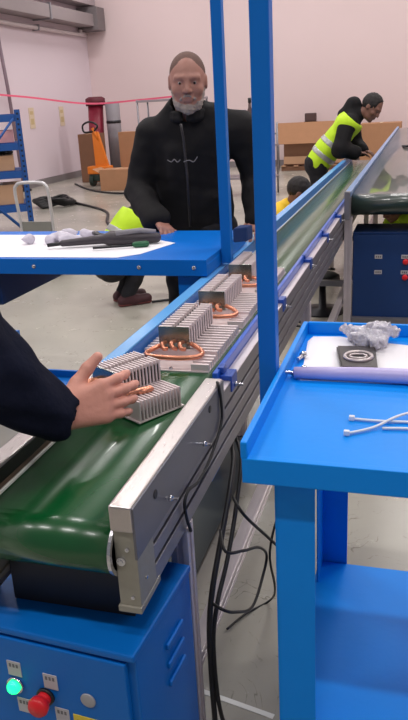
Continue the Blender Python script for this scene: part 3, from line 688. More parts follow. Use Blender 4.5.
def tie(pts, label):
    t = empty('cable_tie', pts[0], label, 'cable tie', 'white cable ties')
    MB().tube(spline(pts, 6), 0.0026, 8).build('strap', WHITE, t)
    p = Vector(pts[0]); MB().box(p.x-0.005, p.x+0.005, p.y-0.004, p.y+0.004, p.z-0.003, p.z+0.006, bev=0.0015).build('tie_head', WHITE, t)
tie([(-0.100, 1.204, ZT+0.003), (-0.05, 1.202, ZT+0.003), (0.02, 1.206, ZT+0.003), (0.10, 1.20, ZT+0.003)], 'white cable tie lying straight across the front bench, upper of the crossed ones')
tie([(-0.103, 1.140, ZT+0.0035), (-0.06, 1.170, ZT+0.0045), (-0.02, 1.215, ZT+0.009), (0.03, 1.27, ZT+0.004), (0.07, 1.32, ZT+0.003)], 'white cable tie lying slanted over the straight one')
tie([(0.16, 1.20, ZT+0.003), (0.08, 1.178, ZT+0.003), (0.0, 1.178, ZT+0.003), (-0.045, 1.172, ZT+0.003)], 'white cable tie with its tail end beside the crossed ones')
# ================================================================== THINGS ON THE BACK BENCH
ZK = 0.9555
b = MB(); b.prism([(-1.95, 2.56), (-1.12, 2.56), (-1.05, 2.63), (-0.98, 2.86), (-1.25, 3.05), (-1.95, 3.07)], ZK, ZK+0.001)
b.build('paper_sheet', PAPER, None, label='large white paper covering the left of the wide blue bench', cat='paper')
v = Vol((-1.75, 2.72, 0.94), (-1.30, 3.12, 1.06), 0.006)
rs = random.Random(5)
for k in range(8):
    c = (-1.58+rs.uniform(-0.10, 0.12), 2.93+rs.uniform(-0.09, 0.09), ZK+0.012+rs.uniform(0, 0.015)); v.cap(c, (c[0]+rs.uniform(-0.06, 0.06), c[1]+rs.uniform(-0.05, 0.05), c[2]), 0.022, 0.010, k=0.01)
v.rough(0.005, 80, 4); v.clip((0, 0, ZK+0.0015), (0, 0, -1))
o = v.mesh('plastic_bag', mat('white_film', (204, 198, 212), 0.4, 0, 0.1, 20, 0.6, 50)); tag(o, 'crumpled pale plastic bag lying on paper behind the glue gun', 'plastic bag')
# grey glove heap / tool
t = empty('power_tool', (-1.25, 2.83, ZK), 'dark grey hand tool lying on white paper on the wide bench', 'hand tool')
v = Vol((-1.50, 2.66, 0.94), (-0.98, 2.99, 1.06), 0.005)
v.cap((-1.44, 2.74, ZK+0.022), (-1.25, 2.81, ZK+0.030), 0.014, 0.021, k=0.01).cap((-1.25, 2.81, ZK+0.028), (-1.06, 2.85, ZK+0.026), 0.028, 0.022, k=0.015)
v.cap((-1.20, 2.83, ZK+0.03), (-1.30, 2.93, ZK+0.024), 0.024, 0.018, k=0.01)
v.mesh('tool_body', mat('tool_grey', (66, 60, 66), 0.5, 0.1, 0.2, 30), t)
MB().tube([(-1.44, 2.74, ZK+0.022), (-1.50, 2.715, ZK+0.018)], 0.008, 10).build('tool_tip', DARKM, t)
MB().tube([(-1.22, 2.80, ZK+0.052), (-1.12, 2.835, ZK+0.058), (-1.06, 2.85, ZK+0.048)], 0.012, 10).build('tool_grip', GREYP, t)
t = empty('screwdriver', (-1.2, 2.75, ZK), 'small screwdriver with green handle lying beside the grey tool', 'screwdriver')
MB().tube([(-1.28, 2.69, ZK+0.012), (-1.13, 2.75, ZK+0.012)], 0.005, 8).build('shaft', DARKM, t)
MB().lathe((-1.13, 2.75, ZK+0.014), (0.92, 0.38, 0), [(0, 0.006), (0.01, 0.012), (0.06, 0.013), (0.07, 0.008)], 12).build('handle', mat('green_handle', (30, 96, 60), 0.4), t)
t = empty('pliers', (-1.42, 2.98, ZK), 'dark pliers standing out behind the pale bag', 'pliers')
MB().tube(spline([(-1.47, 3.04, ZK+0.01), (-1.42, 3.0, ZK+0.02), (-1.36, 2.95, ZK+0.02), (-1.28, 2.93, ZK+0.014)], 5), 0.009, 8).build('handle', DARKM, t)
MB().tube(spline([(-1.42, 3.05, ZK+0.01), (-1.41, 3.0, ZK+0.02), (-1.38, 2.95, ZK+0.022), (-1.31, 2.90, ZK+0.014)], 5), 0.009, 8).build('handle', DARKM, t)

# ================================================================== RACK, TROLLEY
rk = empty('storage_rack', (-5.4, 8.6, 0), 'dark blue steel storage rack with perforated uprights at the left edge', 'rack')
RX1 = -4.84
def upright(x, y):
    b = MB(); b.mi = 0
    b.box(x-0.035, x+0.035, y-0.03, y-0.027, 0, 1.56); b.box(x-0.035, x-0.031, y-0.03, y+0.03, 0, 1.56); b.box(x+0.031, x+0.035, y-0.03, y+0.03, 0, 1.56)
    b.mi = 1
    for k in range(24): b.box(x-0.012, x+0.012, y-0.032, y-0.0298, 0.05+k*0.063, 0.075+k*0.063)
    b.mi = 0; b.box(x-0.05, x+0.05, y-0.045, y+0.045, 0, 0.005)
    return b.build('upright', [RACK, mat('rack_hole_dark', (14, 30, 60), 0.7)], rk)
for yy in (8.42, 9.02):
    for xx in (RX1, RX1-1.9): upright(xx, yy)
for k, zz in enumerate((0.36, 0.78, 1.12, 1.46)):
    for yy in (8.385, 9.05): MB().box(RX1-1.865, RX1-0.036, yy-0.015, yy+0.015, zz-0.04, zz+0.04, bev=0.003).build('beam', RACK, rk)
    for xx in (RX1, RX1-1.9): MB().box(xx-0.015, xx+0.015, 8.452, 8.988, zz-0.03, zz+0.02, bev=0.003).build('cross_bar', RACK, rk)
    MB().box(RX1-1.86, RX1-0.04, 8.40, 9.035, zz+0.04, zz+0.052).build('shelf', RACK, rk)
for s, (z0, z1) in enumerate(((0.1, 0.75), (0.82, 1.44))):
    MB().tube([(RX1, 8.46, z0), (RX1, 8.98, z1)], 0.012, 6).build('brace', RACK, rk)
MB().tube([(RX1-0.05, 8.37, 1.46), (RX1-0.62, 8.37, 0.82)], 0.016, 6).build('brace', RACK, rk)
MB().tube([(RX1-0.9, 8.37, 0.92), (RX1-0.06, 8.37, 0.05)], 0.022, 6).build('brace', RACK, rk)
def carton(name, x0, x1, y0, y1, z0, z1, label, m=CARD, group=None, open_top=False, cat='box'):
    t = empty(name, ((x0+x1)/2, (y0+y1)/2, z0), label, cat, group)
    b = MB().box(x0, x1, y0, y1, z0, z1, bev=0.006); b.build('box_body', m, t)
    MB().box((x0+x1)/2-0.03, (x0+x1)/2+0.03, y0-0.002, y1+0.002, z1-0.001, z1+0.002).build('packing_tape', mat('tape_tan', (196, 168, 130), 0.35), t)
    if open_top:
        a = (y0, y1)
        MB().box(x0-0.16, x0, y0+0.01, y1-0.01, z1-0.03, z1-0.02, rot=rotm(ry=0.5)).build('flap', m, t)
        MB().box(x1, x1+0.16, y0+0.01, y1-0.01, z1-0.03, z1-0.02, rot=rotm(ry=-0.5)).build('flap', m, t)
    return t
carton('cardboard_box', RX1-0.62, RX1-0.12, 8.46, 8.95, 0.833, 1.02, 'tan cardboard box on the second shelf of the blue rack', CARD2)
carton('cardboard_box', RX1-0.60, RX1-0.06, 8.46, 8.95, 0.413, 0.66, 'cardboard box on the lower shelf of the blue rack', CARD2)
carton('plastic_crate', RX1-0.48, RX1-0.08, 8.48, 8.9, 1.173, 1.32, 'pinkish crate on the upper rack shelf under the top beam', mat('pinkish_plastic', (236, 176, 180), 0.6), cat='crate')
v = Vol((RX1-0.60, 8.40, 0.99), (RX1-0.10, 8.85, 1.12), 0.01)
for k in range(8): v.cap((RX1-0.52+k*0.05, 8.6+0.03*(k % 3), 1.045), (RX1-0.48+k*0.05, 8.66, 1.05), 0.028, 0.02, k=0.01)
v.clip((0, 0, 1.024), (0, 0, -1)); o = v.mesh('cable_bundle', BLACKR); tag(o, 'black bundle lying on the tan box in the rack', 'cable bundle')
ang = math.radians(29.7); RM = Matrix.Translation((RX1, 8.42, 0)) @ Matrix.Rotation(ang, 4, 'Z') @ Matrix.Translation((-RX1, -8.42, 0))
for o in [q for q in bpy.data.objects if q.parent is None and q.get('label') and 'rack' in q['label'] and q.name.split('.')[0] in ('storage_rack', 'cardboard_box', 'plastic_crate', 'cable_bundle')]:
    o.matrix_basis = RM @ o.matrix_basis
# platform trolley
tr = empty('platform_trolley', (-3.45, 6.6, 0), 'platform trolley with bent pale tube handle and grey panel behind the wide bench', 'trolley')
MB().tube(spline([(-3.66, 6.2, 0.15), (-3.67, 6.19, 0.5), (-3.685, 6.18, 0.80), (-3.66, 6.18, 0.872), (-3.60, 6.18, 0.893), (-3.42, 6.18, 0.893), (-3.36, 6.18, 0.870), (-3.335, 6.18, 0.80), (-3.33, 6.19, 0.5), (-3.33, 6.2, 0.15)], 5), 0.016, 12).build('handle', mat('trolley_tube', (206, 204, 206), 0.35, 0.4), tr)
MB().box(-3.655, -3.345, 6.18, 6.195, 0.39, 0.53, bev=0.004).build('panel', mat('trolley_panel_grey', (128, 128, 122), 0.5), tr)
MB().box(-3.72, -3.28, 6.17, 7.0, 0.12, 0.16, bev=0.01).build('deck', DARKM, tr)
for xx in (-3.66, -3.34):
    for yy in (6.25, 6.92):
        MB().cyl((xx-0.015, yy, 0.05), (xx+0.015, yy, 0.05), 0.05, n=20).build('wheel', BLACKR, tr)
        MB().box(xx-0.025, xx+0.025, yy-0.02, yy+0.02, 0.10, 0.121).build('caster_plate', ALU, tr)
# small blue crate near the worker
t = empty('blue_crate', (-2.25, 3.6, 0), 'blue plastic crate on the floor beside the navy sleeve', 'crate')
b = MB(); X0, X1_, Ya, Yb = -2.70, -2.25, 3.34, 3.58
b.box(X0, X1_, Ya, Yb, 0, 0.02); b.box(X0, X0+0.02, Ya, Yb, 0.02, 0.30); b.box(X1_-0.02, X1_, Ya, Yb, 0.02, 0.30); b.box(X0+0.02, X1_-0.02, Ya, Ya+0.02, 0.02, 0.30); b.box(X0+0.02, X1_-0.02, Yb-0.02, Yb, 0.02, 0.30)
b.build('crate_body', BLUE_CAB, t)
b = MB()
for (a, c, d, e) in ((X0-0.012, X1_+0.012, Ya-0.012, Ya), (X0-0.012, X1_+0.012, Yb, Yb+0.012), (X0-0.012, X0, Ya, Yb), (X1_, X1_+0.012, Ya, Yb)): b.box(a, c, d, e, 0.26, 0.30)
b.build('crate_rim', BLUE_RAIL, t)

# ================================================================== FAR BACKGROUND
# pallet truck with raised handle
PX, PY = -6.45, 14.3
pt = empty('pallet_truck', (PX, PY, 0), 'orange pallet truck with upright handle in the far left corner', 'pallet truck')
b = MB(); b.prism([(-0.10, -0.05), (0.20, -0.05), (0.10, 0.72), (-0.02, 0.72)], -0.05, 0.05, Matrix.Translation((PX+0.02, PY, 0.36)) @ rotm(rx=math.pi/2) @ rotm(rz=0.12), 0.01)
b.build('pump_housing', ORANGE, pt)
MB().box(PX-0.24, PX+0.26, PY-0.12, PY+0.12, 0.24, 0.40, bev=0.03).build('chassis', ORANGE, pt)
MB().tube([(PX+0.05, PY-0.02, 0.9), (PX-0.06, PY-0.06, 1.16)], 0.03, 10).build('handle_bar', ORANGE, pt)
MB().tube(spline([(PX-0.02, PY-0.06, 1.10), (PX-0.24, PY-0.06, 1.08), (PX-0.26, PY-0.06, 1.22), (PX-0.10, PY-0.06, 1.28), (PX+0.06, PY-0.06, 1.20), (PX-0.02, PY-0.06, 1.10)], 5), 0.02, 8).build('hand_grip', BLACKR, pt)
for dx in (-0.16, 0.16):
    MB().cyl((PX+dx-0.04, PY-0.05, 0.11), (PX+dx+0.04, PY-0.05, 0.11), 0.11, n=20).build('steer_wheel', mat('dark_green_wheel', (36, 52, 44), 0.5), pt)
MB().box(PX-0.22, PX+0.22, PY-0.10, PY+0.06, 0.10, 0.25, bev=0.02).build('axle_block', MATS['dark_green_wheel'], pt)
for dx in (-0.24, 0.12):
    MB().box(PX+dx, PX+dx+0.14, PY+0.1, PY+1.0, 0.17, 0.23, bev=0.01).build('fork', ORANGE, pt)
    MB().cyl((PX+dx+0.03, PY+0.9, 0.085), (PX+dx+0.11, PY+0.9, 0.085), 0.085, n=14).build('load_wheel', BLACKR, pt)
# boxes around it
carton('cardboard_box', -7.22, -6.80, 15.0, 15.5, 0.0, 1.02, 'tall brown carton behind the orange pallet truck', CARDD)
carton('cardboard_box', -6.40, -5.70, 15.32, 15.6, 0.0, 1.02, 'wide brown carton right of the pallet truck handle', CARD)
carton('cardboard_box', -6.02, -5.42, 13.3, 13.75, 0.0, 0.40, 'low orange brown carton on the floor beside the pallet truck', CARD, open_top=True)
t = empty('film_roll', (-6.85, 15.2, 0), 'tall maroon roll standing behind the pallet truck', 'roll')
MB().lathe((-7.18, 15.8, 0.0), (0.06, 0, 1), [(0, 0.17), (1.62, 0.17)], 24).build('roll_body', MAROON, t)
MB().lathe((-7.08, 15.8, 1.62), (0, 0, 1), [(-0.03, 0.22), (0.12, 0.22), (0.16, 0.15)], 24).build('roll_cap', mat('dark_maroon', (92, 26, 40), 0.6), t)
t = empty('film_roll', (-6.5, 15.35, 0), 'grey roll standing beside the maroon roll', 'roll')
MB().lathe((-6.70, 15.85, 0.0), (0, 0, 1), [(0, 0.16), (1.62, 0.16), (1.66, 0.10)], 24).build('roll_body', GREYP, t)
MB().lathe((-6.70, 15.85, 1.2), (0, 0, 1), [(0, 0.165), (0.06, 0.165)], 24).build('roll_band', DARKM, t)
# tall shelving partly hidden by the standing man
def metal_rack(x0, x1, y0, y1, zs, h, label):
    t = empty('wire_rack', ((x0+x1)/2, (y0+y1)/2, 0), label, 'rack')
    for xx in (x0, x1):
        for yy in (y0, y1): MB().tube([(xx, yy, 0), (xx, yy, h)], 0.016, 8).build('post', ALU, t)
    for z in zs:
        MB().box(x0-0.02, x1+0.02, y0-0.02, y1+0.02, z-0.02, z+0.015, bev=0.004).build('shelf', mat('rack_shelf_grey', (150, 140, 146), 0.5), t)
    return t
metal_rack(-4.62, -3.55, 12.0, 12.5, (0.35, 0.95, 1.60), 1.62, 'grey wire rack left behind the bearded man')
carton('cardboard_box', -4.50, -4.10, 12.05, 12.45, 0.966, 1.15, 'small brown box on the middle shelf of the left wire rack', CARDD)
metal_rack(-3.25, -2.35, 12.0, 12.5, (0.30, 0.80), 1.15, 'grey wire rack right behind the bearded man with bottles and boxes')
carton('cardboard_box', -3.10, -2.84, 12.1, 12.4, 0.816, 1.38, 'tall pale box on the right wire rack', mat('pale_box', (206, 190, 198), 0.7))
carton('cardboard_box', -2.80, -2.45, 12.1, 12.4, 0.316, 0.62, 'pale box on the low shelf of the right wire rack', CARD2)
def bottle(x, y, z, h, r, m, label):
    t = empty('bottle', (x, y, z), label, 'bottle', 'bottles on the wire rack')
    MB().lathe((x, y, z), (0, 0, 1), [(0, r), (h*0.68, r), (h*0.8, r*0.45), (h*0.9, r*0.4)], 16).build('bottle_body', m, t)
    MB().lathe((x, y, z+h*0.9), (0, 0, 1), [(0, r*0.5), (h*0.1, r*0.5)], 14).build('cap', DARKM, t)
bottle(-2.74, 12.2, 0.816, 0.74, 0.055, mat('brown_bottle', (72, 52, 54), 0.4), 'tall dark bottle on the right wire rack next to the blue post')
bottle(-2.60, 12.15, 0.816, 0.45, 0.05, GREYP, 'grey bottle on the right wire rack behind the blue post')
bottle(-2.92, 12.06, 0.816, 0.22, 0.05, mat('blue_bottle', (90, 100, 150), 0.4), 'short blue bottle in front of the tall pale box')
# pallet of cartons at the back wall
t = empty('pallet', (-2.2, 16.9, 0), 'wooden pallet under the large far carton by the back wall', 'pallet')
for k in range(3): MB().box(-3.0, -1.5, 16.4+k*0.4, 16.5+k*0.4, 0, 0.09).build('runner', CARDD, t)
for k in range(6): MB().box(-3.0+k*0.28, -3.0+k*0.28+0.10, 16.36, 17.34, 0.09, 0.11).build('deck_board', CARD2, t)
t = empty('pallet_carton', (-2.2, 16.9, 0.11), 'large open brown carton on the pallet behind the bending worker', 'box')
MB().box(-2.95, -1.55, 16.45, 17.3, 0.11, 0.64, bev=0.01).build('box_body', CARDD, t)
MB().box(-2.95, -1.55, 16.43, 16.45, 0.14, 0.30).build('lower_band', CARD2, t)
MB().box(-3.05, -1.45, 16.22, 16.24, 0.57, 1.03, rot=rotm(rx=-0.35)).build('flap', CARD, t)
MB().box(-2.95, -1.55, 17.28, 17.30, 0.64, 0.98).build('flap', CARD, t)
t = empty('tape_dispenser', (-2.45, 17.0, 0.98), 'small dark object standing on the large far carton', 'tape dispenser')
MB().box(-2.62, -2.32, 17.24, 17.32, 0.98, 1.0).build('base', DARKM, t)
MB().box(-2.60, -2.34, 17.22, 17.34, 1.0, 1.18, bev=0.02).build('body', mat('brown_dark', (84, 62, 60), 0.6), t)
carton('cardboard_box', -1.30, -0.45, 16.5, 17.2, 0.0, 0.92, 'brown carton at the back wall right of the bending worker', CARD)
t = empty('barrier_rod', (-3.3, 16.9, 0), 'thin grey barrier stand at the back wall left of the carton', 'barrier')
MB().tube([(-3.75, 16.9, 0.80), (-3.08, 16.9, 0.78)], 0.02, 8).build('rod', GREYP, t)
for xx in (-3.7, -3.15): MB().tube([(xx, 16.9, 0), (xx, 16.9, 0.80)], 0.018, 8).build('stand', GREYP, t)
# stool under the sitting worker
st = empty('stool', (-0.98, 5.62, 0), 'black low stool with round base beside the conveyor legs', 'stool')
MB().lathe((-0.66, 5.2, 0.0), (0, 0, 1), [(0, 0.0), (0.0, 0.17), (0.012, 0.17), (0.03, 0.03), (0.24, 0.022)], 24).build('base', DARKM, st)
MB().lathe((-0.66, 5.2, 0.22), (0, 0, 1), [(0, 0.02), (0.0, 0.10), (0.02, 0.125), (0.05, 0.125), (0.065, 0.10)], 24).build('seat', BLACKR, st)
# ================================================================== PEOPLE
def nrm(v): v = np.array(v, float); return v/np.linalg.norm(v)
def hand(v, wrist, d, n, th, size=0.185, curl=(0.35, 0.5, 0.4), spread=0.06, tcurl=0.3, k=0.006, sc=1.0):
    """five-fingered hand: d finger direction, n palm normal, th thumb-side direction"""
    d = nrm(d); n = nrm(np.array(n)-d*np.dot(n, d)); th = nrm(np.array(th)-d*np.dot(th, d)-n*np.dot(th, n))
    w = np.array(wrist, float); L = size; pl = 0.50*L
    offs = (0.030, 0.010, -0.010, -0.028); lens = (0.44, 0.49, 0.45, 0.36); rad = (0.0085, 0.0088, 0.0083, 0.0073)
    f = size/0.185
    for i, (o, ln, r) in enumerate(zip(offs, lens, rad)):
        kn = w+d*pl*(1.0-0.05*abs(i-1))+th*o*f
        v.cap(w+d*0.012+th*o*0.55*f, kn, 0.0135*f*sc, 0.0115*f*sc, k=0.014, flat=(n, 0.95))
        a = math.atan2(o, 0.09)*spread/0.06*0.5
        dd = nrm(d*math.cos(a)+th*math.sin(a)); p = kn; ang = 0.0
        for j, (fr, c) in enumerate(zip((0.46, 0.30, 0.24), curl)):
            ang += c; q = p+(dd*math.cos(ang)+n*math.sin(ang))*ln*L*fr
            v.cap(p, q, r*f*sc*(1.0-0.08*j), r*f*sc*(0.92-0.08*j), k=k if j else 0.008); p = q
    b0 = w+d*0.02*f+th*0.016*f; b1 = w+d*0.050*f+th*0.045*f+n*0.012*f
    v.cap(b0, b1, 0.017*f*sc, 0.0125*f*sc, k=0.012)
    td = nrm(d*0.75+th*0.62+n*0.25*tcurl); b2 = b1+td*0.034*f; v.cap(b1, b2, 0.0115*f*sc, 0.010*f*sc, k=k)
    b3 = b2+nrm(td+n*0.5*tcurl+d*0.2)*0.028*f; v.cap(b2, b3, 0.010*f*sc, 0.0085*f*sc, k=k)
def head_axes(fwd, up=(0, 0, 1)):
    f = nrm(fwd); u = nrm(np.array(up)-f*np.dot(up, f)); r = np.cross(f, u); return r, f, u
def head(v, c, fwd, up=(0, 0, 1), s=1.0, detail=True):
    """c: head centre; total height 0.235*s"""
    r, f, u = head_axes(fwd, up); A = np.stack([r, f, u]); c = np.array(c, float)
    P = lambda x, y, z: c+(r*x+f*y+u*z)*s
    v.ell(P(0, -0.012, 0.030), np.array((0.076, 0.094, 0.088))*s, A, k=0.01)
    v.ell(P(0, 0.018, -0.022), np.array((0.066, 0.074, 0.086))*s, A, k=0.03*s)
    v.cap(P(-0.026, 0.040, -0.082), P(0.026, 0.040, -0.082), 0.026*s, k=0.03*s)      # jaw
    v.ell(P(0, 0.068, -0.098), np.array((0.022, 0.018, 0.018))*s, A, k=0.02*s)       # chin
    for sx in (-1, 1):
        v.ell(P(sx*0.044, 0.056, -0.028), np.array((0.020, 0.020, 0.018))*s, A, k=0.02*s)  # cheek
        v.cap(P(sx*0.012, 0.084, 0.024), P(sx*0.046, 0.070, 0.022), 0.010*s, 0.009*s, k=0.014*s)  # brow
        v.ell(P(sx*0.031, 0.092, 0.004), np.array((0.018, 0.016, 0.011))*s, A, k=0.010*s, sub=True)
        v.ell(P(sx*0.031, 0.068, 0.003), np.array((0.0155, 0.0145, 0.012))*s, A, k=0.005*s)  # lid
        v.ell(P(sx*0.078, -0.008, -0.004), np.array((0.009, 0.020, 0.031))*s, A, k=0.008*s)  # ear
        v.ell(P(sx*0.088, -0.002, -0.002), np.array((0.005, 0.011, 0.018))*s, A, k=0.004*s, sub=True)
    v.cap(P(0, 0.086, 0.014), P(0, 0.104, -0.026), 0.0085*s, 0.0115*s, k=0.012*s)
    for sx in (-1, 1): v.ell(P(sx*0.012, 0.094, -0.030), np.array((0.009, 0.010, 0.008))*s, A, k=0.006*s)
    v.cap(P(-0.018, 0.086, -0.056), P(0.018, 0.086, -0.056), 0.0075*s, k=0.008*s)
    v.cap(P(-0.015, 0.084, -0.067), P(0.015, 0.084, -0.067), 0.0075*s, k=0.006*s)
    v.cap(P(-0.024, 0.098, -0.0615), P(0.024, 0.098, -0.0615), 0.0035*s, k=0.003*s, sub=True)
    return P
def eyes(P, s, parent, f):
    for sx in (-1, 1):
        b = MB(); b.sph(P(sx*0.031, 0.0708, 0.003), 0.0125*s, n=14); b.mi = 1; b.sph(P(sx*0.031, 0.0785, 0.002), 0.0062*s, n=10)
        b.build('eye', [EYEW, EYED], parent)
class Fig:
    def __init__(s, J, h=0.007, pad=0.25):
        s.J = {k: np.array(v, float) for k, v in J.items()}
        P = np.array(list(s.J.values())); s.lo = P.min(0)-pad; s.hi = P.max(0)+pad; s.h = h
    def vol(s, names=None, h=None, pad=0.22):
        if names: P = np.array([s.J[k] for k in names]); lo = P.min(0)-pad; hi = P.max(0)+pad
        else: lo, hi = s.lo, s.hi
        return Vol(lo, hi, h or s.h)
    def torso(s, v, g=0.0, k=0.05, chest=0.115, waist=0.110, hipr=0.115, flat=0.78):
        J = s.J; side = nrm(J['shL']-J['shR']); sp = J['neck']-J['pelvis']; fr = np.cross(side, nrm(sp)); cf = (fr, flat)
        w = 0.065
        up = J['neck']-nrm(sp)*0.14
        for sx in (-1, 1):
            v.cap(up+side*sx*w, J['pelvis']+nrm(sp)*0.16+side*sx*w*0.75, chest+g, waist+g, k=k, flat=cf)
            v.cap(J['pelvis']+nrm(sp)*0.14+side*sx*w*0.7, J['pelvis']+side*sx*w*0.8, waist+g, hipr+g, k=k, flat=cf)
        v.cap(J['shR'], J['shL'], 0.062+g, k=k); v.cap(J['shR']*0.5+J['neck']*0.5+side*0.0, J['shL']*0.5+J['neck']*0.5, 0.062+g, k=k)
    def limb(s, v, a, m, b, r, g=0.0, k=0.03):
        J = s.J; v.cap(J[a], J[m], r[0]+g, r[1]+g, k=k); v.cap(J[m], J[b], r[1]+g, r[2]+g, k=k)
    def arms(s, v, g=0.0, sides='RL', r=(0.056, 0.044, 0.031), k=0.035):
        for q in sides: s.limb(v, 'sh'+q, 'el'+q, 'wr'+q, r, g, k)
    def legs(s, v, g=0.0, sides='RL', r=(0.088, 0.060, 0.042), k=0.04):
        for q in sides: s.limb(v, 'hip'+q, 'kn'+q, 'an'+q, r, g, k)
    def feet(s, v, g=0.0):
        for q in 'RL':
            a = s.J['an'+q]; t = s.J['toe'+q]; hd = nrm((t-a)*np.array([1, 1, 0])); heel = np.array([a[0], a[1], t[2]])-hd*0.04
            v.cap(heel, t, 0.036+g, 0.034+g, k=0.03); v.cap(a, (heel+t)/2, 0.042+g, 0.036+g, k=0.04)
def shoes(F, parent, m):
    for q in 'RL':
        a = F.J['an'+q]; t = F.J['toe'+q]; v = Vol(np.minimum(a, t)-0.14, np.maximum(a, t)+0.14, 0.006)
        hd = nrm((t-a)*np.array([1, 1, 0])); heel = np.array([a[0], a[1], t[2]])-hd*0.045; tt = t+hd*0.02
        v.cap(heel, tt, 0.044, 0.041, k=0.03); v.cap(np.array([a[0], a[1], t[2]+0.05]), (heel+t)/2, 0.046, 0.04, k=0.03)
        v.clip((0, 0, t[2]-0.034), (0, 0, -1)); v.clip((0, 0, t[2]+0.075), (0, 0, 1)); o = v.mesh('shoe', m, parent)
        w = Vol(np.minimum(a, t)-0.14, np.maximum(a, t)+0.14, 0.005); w.cap(heel-hd*0.003, tt+hd*0.003, 0.048, 0.045, k=0.02)
        w.clip((0, 0, t[2]-0.040), (0, 0, -1)); w.clip((0, 0, t[2]-0.022), (0, 0, 1)); w.mesh('sole', SOLE if m is SHOE else SHOEB, o)

def person(J, label, fwd, head_fwd, clothes, hair, skin=SKIN, hs=1.0, hands=None, h=0.008, head_up=(0, 0, 1), group=None, hh=0.004, jr=None, cut_feet=True, fold=0.006, hoodc=None):
    F = Fig(J, h); root = empty('person', (F.J['pelvis'][0], F.J['pelvis'][1], 0), label, 'person', group)
    v = F.vol(h=hh if hh >= h else h)
    F.torso(v, -0.012); F.arms(v, -0.004); F.legs(v, -0.006); F.feet(v, -0.004)
    v.cap(F.J['neck']-nrm(F.J['neck']-F.J['pelvis'])*0.03, F.J['head'], 0.058*hs, 0.052*hs, k=0.02)
    P = head(v, F.J['head'], head_fwd, head_up, hs)
    if hands:
        for q, kw in hands.items(): hand(v, F.J['wr'+q], **kw)
    v.mesh('body', skin, root)
    return F, root, P

# ---------- standing bearded man behind the wide bench
J = dict(head=(-1.040, 3.36, 1.600), neck=(-1.063, 3.43, 1.46), pelvis=(-1.075, 3.47, 0.94), shR=(-1.245, 3.44, 1.375), shL=(-0.845, 3.46, 1.375),
         elR=(-1.335, 3.40, 1.10), wrR=(-1.165, 3.17, 1.005), elL=(-0.775, 3.53, 1.15), wrL=(-0.735, 3.36, 0.985),
         hipR=(-1.165, 3.48, 0.90), hipL=(-0.985, 3.48, 0.90), knR=(-1.16, 3.46, 0.50), knL=(-0.93, 3.44, 0.50), anR=(-1.16, 3.50, 0.09), anL=(-0.91, 3.52, 0.09),
         toeR=(-1.17, 3.36, 0.042), toeL=(-0.90, 3.38, 0.042))
F = Fig(J, 0.007); toC = nrm(np.array([0, 0, 0.0])-np.array([-1.06, 3.4, 0]))
root = empty('person', (-1.07, 3.47, 0), 'standing bearded bald man in black jacket, one hand resting on the wide bench', 'person')
v = Vol(F.lo, F.hi, 0.005)
F.torso(v, -0.02); F.arms(v, -0.006); F.legs(v, -0.008); F.feet(v, -0.004)
v.cap((-1.063, 3.44, 1.42), (-1.060, 3.385, 1.57), 0.064, 0.058, k=0.02)
hf = nrm(np.array([0.27, -1, -0.13]))
P = head(v, J['head'], hf, (0.02, 0, 1), 1.06)
hand(v, J['wrR'], d=(0.62, -0.62, -0.36), n=(0, -0.35, -1), th=(0.7, 0.5, 0.0), curl=(0.35, 0.5, 0.4), size=0.185, sc=1.1)
hand(v, J['wrL'], d=(0.02, -0.86, -0.42), n=(0, 0.3, -1), th=(-1, 0, 0), curl=(0.3, 0.5, 0.4), size=0.18)
v.mesh('body', SKIN, root); eyes(P, 1.06, root, hf)
r_, f_, u_ = head_axes(hf, (0.02, 0, 1)); A = np.stack([r_, f_, u_])
v = Vol(np.array(J['head'])-0.16, np.array(J['head'])+0.17, 0.004)      # beard
s = 1.06
v.cap(P(-0.030, 0.042, -0.086), P(0.030, 0.042, -0.086), 0.031*s, k=0.03); v.ell(P(0, 0.070, -0.103), np.array((0.028, 0.022, 0.024))*s, A, k=0.02)
for sx in (-1, 1):
    v.cap(P(sx*0.050, 0.030, -0.070), P(sx*0.066, 0.005, -0.030), 0.017, 0.010, k=0.015)
    v.cap(P(sx*0.004, 0.091, -0.046), P(sx*0.030, 0.076, -0.062), 0.0065, 0.0075, k=0.006)
v.ell(P(0, 0.100, -0.063), np.array((0.021, 0.020, 0.0085))*s, A, k=0.004, sub=True)
v.rough(0.002, 250, 1); v.mesh('beard', BEARD, root)
v = Vol(np.array(J['head'])-0.16, np.array(J['head'])+0.17, 0.004)      # cropped hair on the sides and top
v.ell(P(0, -0.014, 0.030), np.array((0.0775, 0.0950, 0.0893))*s, A, k=0.01)
v.clip(P(0, 0.072, 0.080), f_*0.80-u_*0.60); v.clip(P(0, 0, -0.015), -u_+f_*0.2)
v.mesh('cropped_hair', STUB, root)
v = F.vol(h=0.008); F.torso(v, 0.024, chest=0.112, waist=0.112); F.arms(v, 0.026, r=(0.062, 0.050, 0.038), k=0.03)   # jacket
v.cap((-1.063, 3.44, 1.42), (-1.062, 3.42, 1.475), 0.096, 0.088, k=0.04)
v.rough(0.009, 18, 3); v.rough(0.0025, 40, 5)
v.clip((0, 0, 0.80), (0, 0, -1)); v.cap((-1.06, 3.40, 1.48), (-1.06, 3.36, 1.60), 0.068, 0.085, k=0.01, sub=True)
v.mesh('jacket', JACK, root)
for q, dd in (('R', None), ('L', None)):
    pass
v = Vol((-1.22, 3.24, 1.36), (-0.90, 3.60, 1.58), 0.005)             # folded collar
cr = [(-1.055+0.085*math.sin(a)*1.05, 3.415-0.090*math.cos(a), 1.462+0.022*(1-math.cos(a))*0.5) for a in [0.25+k*(2*math.pi-0.5)/22 for k in range(23)]]
for p, q in zip(cr, cr[1:]): v.cap(p, q, 0.013, k=0.008); v.cap(np.array(p)-(0, 0, 0.022), np.array(q)-(0, 0, 0.022), 0.016, k=0.01)
